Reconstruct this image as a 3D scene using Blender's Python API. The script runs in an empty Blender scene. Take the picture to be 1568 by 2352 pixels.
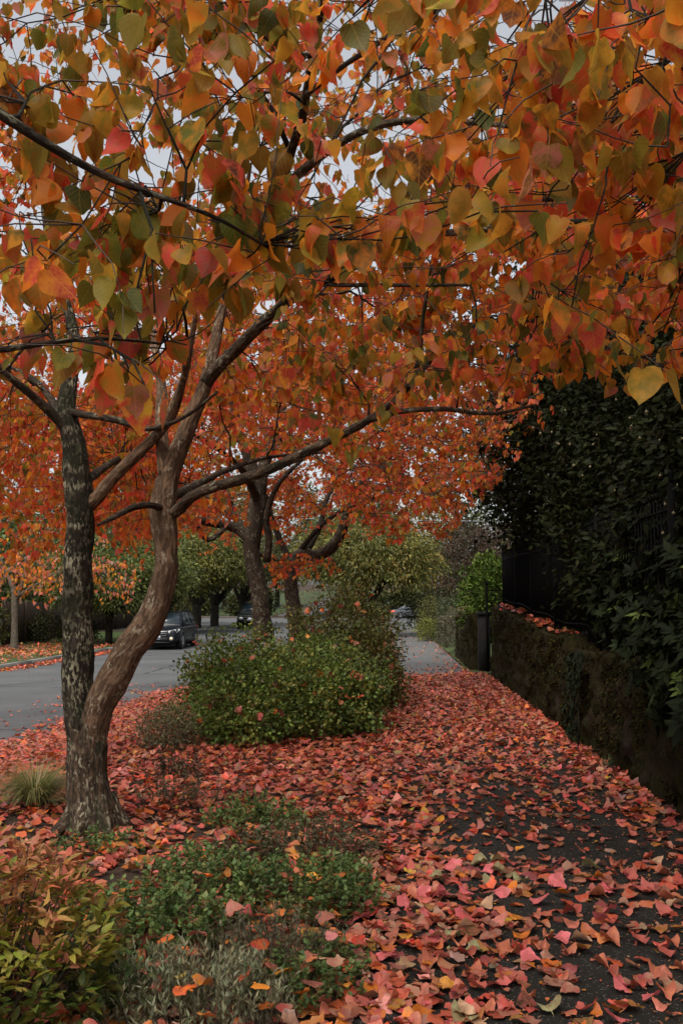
import bpy, math, random
import numpy as np
from mathutils import Vector, Matrix, noise as mnoise
rng = np.random.default_rng(11)
random.seed(11)
SC = bpy.context.scene
COL = SC.collection
R = math.radians

# ------------------------------------------------------------------ camera
EYE = 1.65
F = 2287.0                                   # focal length in units of a 1568 x 2352 picture
PITCH, YAW = math.atan(209 / F), math.atan(116 / F)
cam_d = bpy.data.cameras.new('camera')
cam_d.sensor_fit = 'VERTICAL'; cam_d.sensor_height = 36; cam_d.lens = 35.0
cam_d.clip_start = 0.05; cam_d.clip_end = 3000
cam = bpy.data.objects.new('camera', cam_d); COL.objects.link(cam)
cam.location = (0, 0, EYE); cam.rotation_euler = (math.pi / 2 + PITCH, 0, YAW)
SC.camera = cam
RC = np.array(cam.rotation_euler.to_matrix())
CAM = np.array([0, 0, EYE])

def at(px, py, Y):
    """a measured point of the place: where it is seen and how far up the street it stands"""
    d = RC @ np.array([(px - 784) / F, (1176 - py) / F, -1.0])
    return CAM + d * (Y / d[1])

def project(p):
    q = (np.asarray(p) - CAM) @ RC
    return 784 + F * q[..., 0] / -q[..., 2], 1176 - F * q[..., 1] / -q[..., 2], -q[..., 2]

def sstep(a, b, x):
    t = np.clip((np.asarray(x, float) - a) / (b - a), 0, 1)
    return t * t * (3 - 2 * t)

# ------------------------------------------------------------------ tagging
def tag(o, label=None, cat=None, group=None, kind=None):
    if label: o['label'] = label
    if cat: o['category'] = cat
    if group: o['group'] = group
    if kind: o['kind'] = kind
    return o

def empty(name, loc, label, cat, group=None, rz=0.0):
    o = bpy.data.objects.new(name, None); COL.objects.link(o)
    o.empty_display_size = 0.2
    o.location = tuple(float(v) for v in loc); o.rotation_euler = (0, 0, rz)
    return tag(o, label, cat, group)

# ------------------------------------------------------------------ materials
def new_mat(name):
    m = bpy.data.materials.new(name); m.use_nodes = True
    nt = m.node_tree; nt.nodes.clear()
    out = nt.nodes.new('ShaderNodeOutputMaterial')
    return m, nt, out

class N:
    def __init__(s, nt): s.nt = nt
    def __call__(s, t, **kw):
        n = s.nt.nodes.new(t)
        for k, v in kw.items():
            if k.startswith('i_'):
                n.inputs[k[2:].replace('_', ' ')].default_value = v
            else: setattr(n, k, v)
        return n
    def link(s, a, b): s.nt.links.new(a, b)
    def mix(s, fac, a, b, mode='MIX'):
        n = s.nt.nodes.new('ShaderNodeMix'); n.data_type = 'RGBA'; n.blend_type = mode
        for i, v in ((0, fac), (6, a), (7, b)):
            if hasattr(v, 'links'): s.nt.links.new(v, n.inputs[i])
            elif i == 0: n.inputs[0].default_value = v
            else: n.inputs[i].default_value = (*v, 1)
        return n.outputs[2]
    def ramp(s, src, stops):
        n = s.nt.nodes.new('ShaderNodeValToRGB')
        e = n.color_ramp.elements
        while len(e) < len(stops): e.new(0.5)
        for k, (p, c) in enumerate(stops):
            e[k].position = p; e[k].color = (c, c, c, 1) if isinstance(c, (int, float)) else (*c, 1)
        s.nt.links.new(src, n.inputs[0]); return n.outputs[0]
    def noise(s, vec, scale, detail=4, rough=.55):
        n = s.nt.nodes.new('ShaderNodeTexNoise'); n.inputs['Scale'].default_value = scale
        n.inputs['Detail'].default_value = detail; n.inputs['Roughness'].default_value = rough
        if vec is not None: s.nt.links.new(vec, n.inputs['Vector'])
        return n.outputs['Fac']
    def math(s, op, a, b=0.0, c=None):
        n = s.nt.nodes.new('ShaderNodeMath'); n.operation = op
        for i, v in enumerate((a, b, c)):
            if v is None: continue
            if hasattr(v, 'links'): s.nt.links.new(v, n.inputs[i])
            else: n.inputs[i].default_value = v
        return n.outputs[0]
    def bump(s, h, strength, dist):
        n = s.nt.nodes.new('ShaderNodeBump'); n.inputs['Strength'].default_value = strength
        n.inputs['Distance'].default_value = dist; s.nt.links.new(h, n.inputs['Height']); return n.outputs[0]

def leaf_mat(name, trans=.45, rough=.5, spec=.35, vein=.25, mottled=.5, wet=0.0):
    m, nt, out = new_mat(name); n = N(nt)
    a = n('ShaderNodeAttribute', attribute_name='col').outputs['Color']
    b = n('ShaderNodeAttribute', attribute_name='col2').outputs['Color']
    uv = n('ShaderNodeAttribute', attribute_name='luv').outputs['Vector']
    geo = n('ShaderNodeNewGeometry')
    pos = geo.outputs['Position']
    f = n.ramp(n.noise(pos, 22, 3), [(.38, 0.0), (.64, mottled * 1.6)])
    c = n.mix(f, a, b)
    sep = n('ShaderNodeSeparateXYZ'); n.link(uv, sep.inputs[0])
    au = n.math('ABSOLUTE', sep.outputs[0]); v = sep.outputs[1]
    mid = n.math('LESS_THAN', au, .014)
    side = n.math('FRACT', n.math('MULTIPLY', n.math('SUBTRACT', v, n.math('MULTIPLY', au, .95)), 5.0))
    sv = n.math('LESS_THAN', side, .075)
    vv = n.math('MULTIPLY', n.math('MAXIMUM', mid, sv), vein)
    c = n.mix(vv, c, n.mix(.5, a, (.75, .45, .10)))
    # small brown specks and a dry edge that belong to each leaf
    sp = n.ramp(n.noise(pos, 150, 2), [(.68, 0.0), (.76, .55)])
    c = n.mix(sp, c, (.10, .035, .012))
    pr = n('ShaderNodeBsdfPrincipled'); n.link(c, pr.inputs['Base Color'])
    pr.inputs['Roughness'].default_value = rough
    pr.inputs['Specular IOR Level'].default_value = spec
    hb = n.math('MULTIPLY', n.math('MAXIMUM', mid, sv), -1.0)
    n.link(n.bump(hb, .25, .002), pr.inputs['Normal'])
    if wet:
        pr.inputs['Coat Weight'].default_value = wet; pr.inputs['Coat Roughness'].default_value = .25
    tr = n('ShaderNodeBsdfTranslucent'); n.link(c, tr.inputs['Color'])
    mx = n('ShaderNodeMixShader'); mx.inputs[0].default_value = trans
    n.link(pr.outputs[0], mx.inputs[1]); n.link(tr.outputs[0], mx.inputs[2]); n.link(mx.outputs[0], out.inputs[0])
    return m

def plain_mat(name, col, rough=.6, metal=0, spec=.4, var=.0, scale=8, bump=0, coat=0):
    m, nt, out = new_mat(name); n = N(nt)
    pr = n('ShaderNodeBsdfPrincipled'); n.link(pr.outputs[0], out.inputs[0])
    pr.inputs['Roughness'].default_value = rough; pr.inputs['Metallic'].default_value = metal
    pr.inputs['Specular IOR Level'].default_value = spec; pr.inputs['Coat Weight'].default_value = coat
    tc = n('ShaderNodeTexCoord').outputs['Object']
    if var:
        f = n.noise(tc, scale, 5)
        c = n.mix(n.ramp(f, [(.3, 0.0), (.7, 1.0)]), tuple(v * (1 - var) for v in col), tuple(min(1, v * (1 + var)) for v in col))
        n.link(c, pr.inputs['Base Color'])
        if bump: n.link(n.bump(f, bump, .01), pr.inputs['Normal'])
    else: pr.inputs['Base Color'].default_value = (*col, 1)
    return m

def bark_mat(name, base, dark, lichen, lich_amt, moss_amt, sc=1.0):
    m, nt, out = new_mat(name); n = N(nt)
    v = n('ShaderNodeAttribute', attribute_name='bk').outputs['Vector']
    mp = n('ShaderNodeMapping'); n.link(v, mp.inputs[0]); mp.inputs['Scale'].default_value = (1, 1, .28)
    s = mp.outputs[0]
    fine = n.noise(s, 70 * sc, 6, .65); broad = n.noise(s, 14 * sc, 4)
    furrow = n.ramp(n.noise(s, 38 * sc, 5, .6), [(.42, 0.0), (.58, 1.0)])
    c = n.mix(furrow, dark, base)
    c = n.mix(n.ramp(fine, [(.35, .5), (.65, 0.0)]), c, dark)
    c = n.mix(n.ramp(broad, [(.35, .45), (.6, 0.0)]), c, dark)
    # pale dashes of lichen
    mp2 = n('ShaderNodeMapping'); n.link(v, mp2.inputs[0]); mp2.inputs['Scale'].default_value = (1, 1, .42)
    l1 = n.ramp(n.noise(mp2.outputs[0], 54 * sc, 4, .6), [(.59 - .09 * lich_amt, 0.0), (.63 - .09 * lich_amt, 1.0)])
    l2 = n.ramp(n.noise(v, 6.5, 3), [(.50 - .10 * lich_amt, 0.0), (.60, 1.0)])
    lc = n.math('MULTIPLY', l1, l2)
    c = n.mix(n.math('MULTIPLY', lc, .85), c, lichen)
    ms = n.ramp(n.noise(v, 3.2, 4), [(.62 - .2 * moss_amt, 0.0), (.72 - .2 * moss_amt, 1.0)])
    c = n.mix(n.math('MULTIPLY', ms, .8 * min(1, moss_amt * 2)), c, (.016, .017, .006))
    pr = n('ShaderNodeBsdfPrincipled'); n.link(c, pr.inputs['Base Color'])
    pr.inputs['Roughness'].default_value = .85; pr.inputs['Specular IOR Level'].default_value = .2
    h = n.math('ADD', n.math('MULTIPLY', furrow, .7), n.math('ADD', n.math('MULTIPLY', fine, .6), n.math('MULTIPLY', lc, .3)))
    n.link(n.bump(h, .8, .012), pr.inputs['Normal']); n.link(pr.outputs[0], out.inputs[0])
    return m

def ground_mat(name, stops, scale=3.0, fine=60, bump=.5, rough=.9, speck=None, cracks=False, spec=.25):
    m, nt, out = new_mat(name); n = N(nt)
    tc = n('ShaderNodeTexCoord').outputs['Object']
    f1 = n.noise(tc, scale, 6); f2 = n.noise(tc, fine, 4, .7)
    f = n.math('ADD', n.math('MULTIPLY', f1, .6), n.math('MULTIPLY', f2, .4))
    c = n.ramp(f, stops)
    h = f2
    if speck:
        vo = n('ShaderNodeTexVoronoi'); vo.inputs['Scale'].default_value = speck; n.link(tc, vo.inputs['Vector'])
        k = n('ShaderNodeSeparateColor'); n.link(vo.outputs['Color'], k.inputs[0])
        on = n.math('MULTIPLY', n.math('GREATER_THAN', k.outputs[0], .80), n.math('LESS_THAN', vo.outputs['Distance'], .38))
        c = n.mix(n.math('MULTIPLY', on, .75), c, (.16, .15, .13))
        h = n.math('ADD', f2, n.math('MULTIPLY', vo.outputs['Distance'], -.6))
    if cracks:
        vo = n('ShaderNodeTexVoronoi', feature='DISTANCE_TO_EDGE'); vo.inputs['Scale'].default_value = .22
        wv = n('ShaderNodeMix'); wv.data_type = 'VECTOR'
        nn = n('ShaderNodeTexNoise'); nn.inputs['Scale'].default_value = 1.2; n.link(tc, nn.inputs['Vector'])
        wv.inputs[0].default_value = .3; n.link(tc, wv.inputs[4]); n.link(nn.outputs['Color'], wv.inputs[5])
        n.link(wv.outputs[1], vo.inputs['Vector'])
        c = n.mix(n.math('MULTIPLY', n.math('LESS_THAN', vo.outputs['Distance'], .006), .7), c, (.02, .02, .02))
    pr = n('ShaderNodeBsdfPrincipled'); n.link(c, pr.inputs['Base Color'])
    pr.inputs['Roughness'].default_value = rough; pr.inputs['Specular IOR Level'].default_value = spec
    n.link(n.bump(h, bump, .01), pr.inputs['Normal']); n.link(pr.outputs[0], out.inputs[0])
    return m

M = {}
M['leaf'] = leaf_mat('autumn_leaf', .62, .5, .25, .6, .7)
M['leaf_far'] = leaf_mat('autumn_leaf_distant', .5, .55, .25, .0, .4)
M['fallen'] = leaf_mat('fallen_leaf', .2, .45, .35, .30, .95, .10)
M['green'] = leaf_mat('green_leaf', .3, .5, .35, .10, .5)
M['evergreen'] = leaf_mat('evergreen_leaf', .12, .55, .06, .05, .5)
M['bark_brown'] = bark_mat('bark_brown', (.25, .150, .088), (.080, .048, .028), (.40, .33, .23), .6, .10)
M['bark_dark'] = bark_mat('bark_lichen', (.060, .044, .028), (.014, .011, .007), (.42, .38, .25), 1.0, .8)
M['bark_foot'] = bark_mat('bark_foot', (.14, .090, .054), (.032, .022, .014), (.36, .32, .22), .6, .6)
M['bark_street'] = bark_mat('bark_street', (.085, .052, .033), (.025, .018, .012), (.26, .24, .16), .6, .4)
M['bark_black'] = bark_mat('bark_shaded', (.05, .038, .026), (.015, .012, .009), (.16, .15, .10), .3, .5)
M['bark_pale'] = bark_mat('bark_pale', (.22, .18, .13), (.09, .07, .05), (.34, .32, .26), .5, .0)
M['twig'] = plain_mat('twig_bark', (.055, .036, .024), .8, var=.4, scale=20)
M['twig_pale'] = plain_mat('twig_bark_pale', (.15, .115, .075), .8, var=.3, scale=20)
M['stem_green'] = plain_mat('green_stem', (.07, .07, .025), .7, var=.3)

# ------------------------------------------------------------------ mesh building
def build_mesh(name, co, faces_idx, sizes, mats, parent=None, attrs=None, smooth=False, mat_idx=None):
    """co (n,3); faces_idx flat vertex indices; sizes per polygon"""
    me = bpy.data.meshes.new(name)
    co = np.ascontiguousarray(co, np.float32)
    me.vertices.add(len(co)); me.vertices.foreach_set('co', co.ravel())
    me.loops.add(len(faces_idx)); me.loops.foreach_set('vertex_index', np.ascontiguousarray(faces_idx, np.int32))
    sizes = np.ascontiguousarray(sizes, np.int32)
    me.polygons.add(len(sizes))
    st = np.concatenate([[0], np.cumsum(sizes)[:-1]]).astype(np.int32)
    me.polygons.foreach_set('loop_start', st); me.polygons.foreach_set('loop_total', sizes)
    if mat_idx is not None: me.polygons.foreach_set('material_index', np.ascontiguousarray(mat_idx, np.int32))
    if smooth: me.polygons.foreach_set('use_smooth', np.ones(len(sizes), bool))
    me.update(calc_edges=True)
    for k, v in (attrs or {}).items():
        v = np.asarray(v, np.float32)
        if k.startswith('col'):
            a = me.attributes.new(k, 'FLOAT_COLOR', 'POINT')
            a.data.foreach_set('color', np.hstack([v, np.ones((len(v), 1), np.float32)]).ravel())
        else:
            a = me.attributes.new(k, 'FLOAT_VECTOR', 'POINT'); a.data.foreach_set('vector', np.ascontiguousarray(v).ravel())
    for m in (mats if isinstance(mats, (list, tuple)) else [mats]): me.materials.append(m)
    o = bpy.data.objects.new(name, me); COL.objects.link(o)
    if parent is not None:
        o.parent = parent
    return o

class MB:
    """collects shapes for ONE mesh object"""
    def __init__(s): s.v = []; s.f = []; s.n = 0; s.bk = []; s.mi = []
    def add(s, v, f, bk=None, mi=0):
        v = np.asarray(v, float)
        s.v.append(v); s.bk.append(v * 0 if bk is None else bk)
        for q in f: s.f.append(tuple(i + s.n for i in q)); s.mi.append(mi)
        s.n += len(v)
    def box(s, c, size, rz=0.0, mi=0, taper=1.0):
        x, y, z = (d / 2 for d in size)
        v = np.array([[-x, -y, -z], [x, -y, -z], [x, y, -z], [-x, y, -z], [-x * taper, -y * taper, z], [x * taper, -y * taper, z], [x * taper, y * taper, z], [-x * taper, y * taper, z]])
        k, t = math.cos(rz), math.sin(rz)
        v = v @ np.array([[k, t, 0], [-t, k, 0], [0, 0, 1]]) + np.array(c)
        s.add(v, [(0, 3, 2, 1), (4, 5, 6, 7), (0, 1, 5, 4), (1, 2, 6, 5), (2, 3, 7, 6), (3, 0, 4, 7)], mi=mi)
    def tube(s, pts, rad, sides=6, rough=0.0, cap=True, mi=0, seed=0.0):
        p = np.asarray(pts, float); n = len(p)
        r = np.broadcast_to(np.asarray(rad, float), (n,))
        t = np.gradient(p, axis=0); t /= np.linalg.norm(t, axis=1, keepdims=True) + 1e-9
        u = np.cross(t[0], [0.31, 0.9, 0.2]); u /= np.linalg.norm(u) + 1e-9
        ang = np.arange(sides) * 2 * math.pi / sides
        ca, sa = np.cos(ang), np.sin(ang)
        L = np.concatenate([[0], np.cumsum(np.linalg.norm(np.diff(p, axis=0), axis=1))])
        vs = np.empty((n, sides, 3)); bk = np.empty((n, sides, 3))
        for i in range(n):
            u = u - t[i] * (u @ t[i]); u /= np.linalg.norm(u) + 1e-9
            w = np.cross(t[i], u)
            rr = r[i] * np.ones(sides)
            if rough:
                for j in range(sides):
                    q = Vector((ca[j] * 1.4 + seed, sa[j] * 1.4, L[i] * 3.2))
                    rr[j] *= 1 + rough * (mnoise.noise(q) + .6 * mnoise.noise(q * 2.7))
            vs[i] = p[i] + np.outer(ca * rr, u) + np.outer(sa * rr, w)
            bk[i, :, 0] = ca * max(r[i], .012) + seed; bk[i, :, 1] = sa * max(r[i], .012); bk[i, :, 2] = L[i]
        f = []
        for i in range(n - 1):
            a, b = i * sides, (i + 1) * sides
            for j in range(sides):
                k = (j + 1) % sides
                f.append((a + j, a + k, b + k, b + j))
        if cap:
            f.append(tuple(range(sides - 1, -1, -1))); f.append(tuple(range((n - 1) * sides, n * sides)))
        s.add(vs.reshape(-1, 3), f, bk.reshape(-1, 3), mi)
    def lathe(s, prof, c, axis='z', seg=20, mi=0):
        """profile of (radius, height) pairs turned about an axis through c"""
        a = np.arange(seg) * 2 * math.pi / seg
        vs = []
        for r, h in prof:
            x, y, z = r * np.cos(a), r * np.sin(a), np.full(seg, h)
            q = np.stack([x, y, z], 1)
            if axis == 'x': q = q[:, [2, 0, 1]]
            if axis == 'y': q = q[:, [1, 2, 0]]
            vs.append(q)
        v = np.concatenate(vs) + np.array(c)
        f = []
        for i in range(len(prof) - 1):
            for j in range(seg):
                k = (j + 1) % seg
                f.append((i * seg + j, i * seg + k, (i + 1) * seg + k, (i + 1) * seg + j))
        f.append(tuple(range(seg - 1, -1, -1))); f.append(tuple((len(prof) - 1) * seg + j for j in range(seg)))
        s.add(v, f, mi=mi)
    def build(s, name, mats, parent=None, smooth=False, origin=None):
        co = np.concatenate(s.v) if s.v else np.zeros((0, 3))
        if origin is not None: co = co - np.asarray(origin)
        idx = [i for q in s.f for i in q]
        return build_mesh(name, co, idx, [len(q) for q in s.f], mats, parent, {'bk': np.concatenate(s.bk)}, smooth, s.mi)

def smooth_path(ctrl, step=.08, relax=0):
    """Catmull-Rom through (x,y,z,r) rows"""
    c = np.asarray(ctrl, float)
    c = np.vstack([2 * c[0] - c[1], c, 2 * c[-1] - c[-2]])
    out = []
    for i in range(1, len(c) - 2):
        p0, p1, p2, p3 = c[i - 1], c[i], c[i + 1], c[i + 2]
        n = max(2, int(np.linalg.norm(p2[:3] - p1[:3]) / step))
        for t in np.arange(n) / n:
            out.append(.5 * (2 * p1 + (p2 - p0) * t + (2 * p0 - 5 * p1 + 4 * p2 - p3) * t * t + (3 * p1 - p0 - 3 * p2 + p3) * t ** 3))
    out.append(c[-2])
    out = np.array(out)
    for _ in range(relax): out[1:-1] = .25 * out[:-2] + .5 * out[1:-1] + .25 * out[2:]
    out[:, 3] = np.maximum(out[:, 3], .0015)
    return out

# ------------------------------------------------------------------ leaves
def heart(lod):
    if lod == 0:
        h = [(.10, -.09), (.27, -.12), (.42, -.02), (.485, .17), (.47, .36), (.39, .56), (.26, .76), (.12, .94)]
        mid = [(0, 0), (0, .20), (0, .42), (0, .66), (0, .88), (0, 1.1)]
    elif lod == 1:
        h = [(.22, -.12), (.45, .04), (.46, .36), (.26, .74)]
        mid = [(0, 0), (0, .4), (0, 1.08)]
    else:
        h = [(.40, -.05), (.44, .36)]
        mid = [(0, 0), (0, 1.05)]
    v = list(mid); nm = len(mid); nh = len(h)
    right = list(range(nm, nm + nh)); v += h
    left = list(range(nm + nh, nm + 2 * nh)); v += [(-x, y) for x, y in h]
    if lod == 0:
        q = [(0, 0, None), ]
        tri = lambda H: [(0, H[0], H[1]), (0, H[1], H[2]), (0, H[2], 1), (1, H[2], H[3]), (1, H[3], H[4], 2), (2, H[4], H[5], 3), (3, H[5], H[6], 4), (4, H[6], H[7]), (4, H[7], 5)]
    elif lod == 1:
        tri = lambda H: [(0, H[0], H[1]), (0, H[1], 1), (1, H[1], H[2]), (1, H[2], H[3]), (1, H[3], 2)]
    else:
        tri = lambda H: [(0, H[0], H[1]), (0, H[1], 1)]
    f = tri(right) + [tuple(reversed(t)) for t in tri(left)]
    v = np.array(v, float)
    if lod == 0:                                   # stalk
        b = len(v)
        v = np.vstack([v, [(-.014, .0), (.014, .0), (.010, -.32), (-.010, -.32)]])
        f.append((b, b + 1, b + 2, b + 3))
    return v, f

def lance(w=.16, lod=0):
    if lod == 0:
        v = np.array([(0, 0), (w, .28), (w * .9, .6), (0, 1), (-w * .9, .6), (-w, .28), (0, .45)], float)
        return v, [(0, 1, 6), (1, 2, 6), (2, 3, 6), (6, 3, 4), (6, 4, 5), (6, 5, 0)]
    v = np.array([(0, 0), (w, .42), (0, 1), (-w, .42)], float)
    return v, [(0, 1, 2), (0, 2, 3)]

T_HEART = [heart(0), heart(1), heart(2)]
def rounded(t):
    v = t[0].copy(); k = v[:, 1] > .85; v[k, 1] *= .93; k2 = k & (np.abs(v[:, 0]) > .01); v[k2, 0] *= 1.5
    return v, t[1]
T_FALL = [rounded(heart(0)), rounded(heart(1)), heart(2)]
T_LANCE = [lance(.17, 0), lance(.17, 1)]
T_OVAL = [lance(.30, 0), lance(.30, 1)]
T_BLADE = [lance(.03, 1)]
T_BROAD = (np.array([(0, 0), (.34, .2), (.36, .6), (0, 1), (-.36, .6), (-.34, .2), (0, .45)], float), lance(.2, 0)[1])

def unit(a): return a / (np.linalg.norm(a, axis=-1, keepdims=True) + 1e-9)

def frames(ydir, ndir):
    y = unit(ydir); n = ndir - y * np.sum(ndir * y, -1, keepdims=True); n = unit(n)
    return np.stack([np.cross(y, n), y, n], axis=2)              # columns x, y, z

def leaf_arrays(pos, ydir, ndir, size, tmpl, col, col2=None, fold=.25, curl=.35, width=None, ragged=0.0, squash=1.0):
    tv, tf = tmpl; Nn = len(pos); T = len(tv)
    x = tv[None, :, 0]; y = tv[None, :, 1]
    fo = rng.normal(fold, abs(fold) * .6 + .03, (Nn, 1)); cu = rng.normal(0, curl, (Nn, 1)); cx = rng.normal(0, curl, (Nn, 1)); tw = rng.normal(0, curl * .9, (Nn, 1))
    ph = rng.uniform(0, 6.28, (Nn, 1))
    z = fo * np.abs(x) + cu * (y - .2) ** 2 + cx * x * x * 1.6 + tw * x * y + .10 * curl * np.sin(ph + 9 * x + 5 * y)
    wd = rng.uniform(.85, 1.12, (Nn, 1)) if width is None else width
    yq = np.broadcast_to(y, (Nn, T)) * squash
    if ragged: z = z + rng.normal(0, ragged * .75, (Nn, T)); x = x + rng.normal(0, ragged, (Nn, T)) * (np.abs(x) > .03); yq = yq + rng.normal(0, ragged, (Nn, T))
    loc = np.stack([x * wd, yq, z], 2) * np.asarray(size).reshape(-1, 1, 1)
    fr = frames(ydir, ndir)
    co = np.einsum('nij,ntj->nti', fr, loc) + pos[:, None, :]
    luv = np.stack([np.broadcast_to(x, (Nn, T)), np.broadcast_to(y, (Nn, T)), np.zeros((Nn, T))], 2)
    idx = np.array([i for q in tf for i in q]); sz = np.array([len(q) for q in tf])
    F_ = (idx[None] + (np.arange(Nn) * T)[:, None]).ravel()
    S_ = np.tile(sz, Nn)
    if col2 is None: col2 = col * .6
    return dict(co=co.reshape(-1, 3), luv=luv.reshape(-1, 3), col=np.repeat(col, T, 0), col2=np.repeat(col2, T, 0), f=F_, s=S_)

def join_leaves(parts):
    off = 0; f = []
    for p in parts:
        f.append(p['f'] + off); off += len(p['co'])
    return dict(co=np.concatenate([p['co'] for p in parts]), luv=np.concatenate([p['luv'] for p in parts]),
                col=np.concatenate([p['col'] for p in parts]), col2=np.concatenate([p['col2'] for p in parts]),
                f=np.concatenate(f), s=np.concatenate([p['s'] for p in parts]))

def leaf_object(name, parts, mat, parent=None, origin=None):
    d = join_leaves(parts) if isinstance(parts, list) else parts
    co = d['co'] if origin is None else d['co'] - np.asarray(origin)
    return build_mesh(name, co, d['f'], d['s'], mat, parent, {'luv': d['luv'], 'col': np.clip(d['col'], 0, 1), 'col2': np.clip(d['col2'], 0, 1)}, smooth=True)

PAL = dict(red=(.74, .095, .058), redor=(.78, .140, .042), orange=(.80, .245, .026), amber=(.78, .36, .04), pink=(.70, .22, .15),
           olive=(.34, .235, .032), green=(.085, .115, .026), moss=(.18, .19, .03), yellow=(.62, .36, .045), brown=(.20, .085, .035), rose=(.58, .11, .09), tan=(.48, .30, .19))

def pick(names, w, n, jit=.16):
    w = np.asarray(w, float)
    if w.ndim == 1: k = rng.choice(len(names), n, p=w / w.sum())
    else:
        w = w / w.sum(1, keepdims=True); k = (rng.random((n, 1)) > np.cumsum(w, 1)).sum(1).clip(0, len(names) - 1)
    c = np.array([PAL[q] for q in names])[k]
    return c * np.exp(rng.normal(0, jit, (n, 1))) * np.exp(rng.normal(0, jit * .5, (n, 3))), k

def vnoise(p, sc, seed=0.0):
    return np.array([mnoise.noise(Vector((a * sc + seed, b * sc, c * sc))) for a, b, c in p])

# ------------------------------------------------------------------ trees grown from limbs
def grow(limbs, targets, n_twigs, twig_len=(.22, .5), keep=None, droop=.1, thick=1.0):
    """limbs: resampled (x,y,z,r) paths. returns branch paths, twig paths, and leaf stations (pos, outward)"""
    P = []; Rr = []; D = []; S = []
    for l in limbs:
        t = np.gradient(l[:, :3], axis=0); t = unit(t)
        P.append(l[:, :3]); Rr.append(l[:, 3]); D.append(t); S.append(np.zeros(len(l)))
    P = np.concatenate(P); Rr = np.concatenate(Rr); D = np.concatenate(D); S = np.concatenate(S)
    gen = np.zeros(len(P), int)
    dist = np.array([np.min(np.sum((P - t) ** 2, 1)) for t in targets])
    branches = []
    for t in targets[np.argsort(dist)]:
        d = np.linalg.norm(P - t, axis=1)
        cost = d + .22 * S + np.where(Rr < .004, .5, 0) + np.where(Rr > .09, .6, 0)
        k = int(np.argmin(cost)); L = d[k]
        if L < .12: continue
        n = max(3, int(L / .13) + 1)
        u = np.linspace(0, 1, n)[:, None]
        tdir = (t - P[k]) / L
        c = P[k] + (D[k] * .25 + tdir * .25 + np.array([0, 0, .10])) * L
        path = (1 - u) ** 2 * P[k] + 2 * u * (1 - u) * c + u * u * t
        path[1:-1] += rng.normal(0, .022, (n - 2, 3)) * min(1, L)
        r0 = min(Rr[k] * .75, (.0042 + .0100 * L) * thick)
        rad = r0 + (max(.0026 * thick, r0 * .3) - r0) * u[:, 0]
        branches.append(np.hstack([path, rad[:, None]]))
        P = np.vstack([P, path[1:]]); Rr = np.concatenate([Rr, rad[1:]])
        D = np.vstack([D, unit(np.gradient(path, axis=0))[1:]]); S = np.concatenate([S, S[k] + L * u[1:, 0]])
        gen = np.concatenate([gen, np.ones(n - 1, int)])
    ok = np.where((gen > 0) & (Rr < .02))[0]
    twigs = []; st_p = []; st_o = []
    for k in rng.choice(ok, n_twigs):
        p = P[k].copy(); d = D[k] * .35 + np.append(rng.normal(0, .75, 2), rng.normal(.05, .25)); d /= np.linalg.norm(d)
        L = rng.uniform(*twig_len); n = 4; pts = [p.copy()]
        for i in range(n):
            d = d + rng.normal(0, .22, 3) + np.array([0, 0, -droop * i * .4]); d /= np.linalg.norm(d)
            p = p + d * L / n; pts.append(p.copy())
        pts = np.array(pts)
        if keep is not None and not keep(pts[-1]): continue
        twigs.append(np.hstack([pts, np.linspace(min(Rr[k], .0036 * thick), .0016 * thick, n + 1)[:, None]]))
        m = int(L / .052)
        tt = rng.uniform(.1, 1, m) * n; i0 = np.minimum(tt.astype(int), n - 1); fr = (tt - i0)[:, None]
        st_p.append(pts[i0] * (1 - fr) + pts[i0 + 1] * fr); st_o.append(np.repeat([d], m, 0))
    return branches, twigs, np.concatenate(st_p), np.concatenate(st_o)

def hang(stations, out, size_rng=(.075, .115), petiole=.045):
    n = len(stations)
    side = unit(np.hstack([rng.normal(0, 1, (n, 2)), rng.normal(-.3, .4, (n, 1))]))
    pos = stations + (side * .6 + out * .2 + np.array([0, 0, -.6])) * petiole * rng.uniform(.5, 1.3, (n, 1))
    yd = np.hstack([rng.normal(0, .34, (n, 2)), -np.ones((n, 1))]) + side * .25
    nd = np.hstack([rng.normal(0, 1, (n, 2)), rng.normal(.25, .3, (n, 1))])
    size = rng.uniform(*size_rng, n)
    return pos, yd, nd, size

def crown_leaves(pos, yd, nd, size, col, col2, near=(4.6, 9.0)):
    d = np.linalg.norm(pos - CAM, axis=1); parts = []
    for lod, sel in ((0, d < near[0]), (1, (d >= near[0]) & (d < near[1])), (2, d >= near[1])):
        if sel.any():
            parts.append(leaf_arrays(pos[sel], yd[sel], nd[sel], size[sel], T_HEART[lod], col[sel], col2[sel], .22, (.40, .34, .30)[lod], ragged=(.016, .01, 0)[lod]))
    return parts

def dome(n, c, rx, ry, zlow, ztop, sag, inner=0.0):
    """points inside a spreading umbrella crown round c"""
    out = []
    while len(out) < n:
        a = rng.uniform(0, 2 * math.pi); q = math.sqrt(rng.uniform(inner ** 2, 1))
        x, y = c[0] + rx * q * math.cos(a), c[1] + ry * q * math.sin(a)
        lo = zlow - sag * q ** 2; hi = zlow + (ztop - zlow) * math.sqrt(max(0, 1 - q ** 2 * .92))
        z = lo + (hi - lo) * rng.random() ** .9
        out.append((x, y, z))
    return np.array(out)

def limb(pts, step=.08):
    """(px, py, Y, r) rows -> resampled path"""
    return smooth_path([np.append(at(a, b, Y), r) for a, b, Y, r in pts], step)

def mesh_tubes(paths, sides, rough=0.0):
    mb = MB()
    for i, l in enumerate(paths):
        mb.tube(l[:, :3], l[:, 3], sides, rough, cap=sides > 5, seed=i * 1.7)
    return mb

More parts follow.
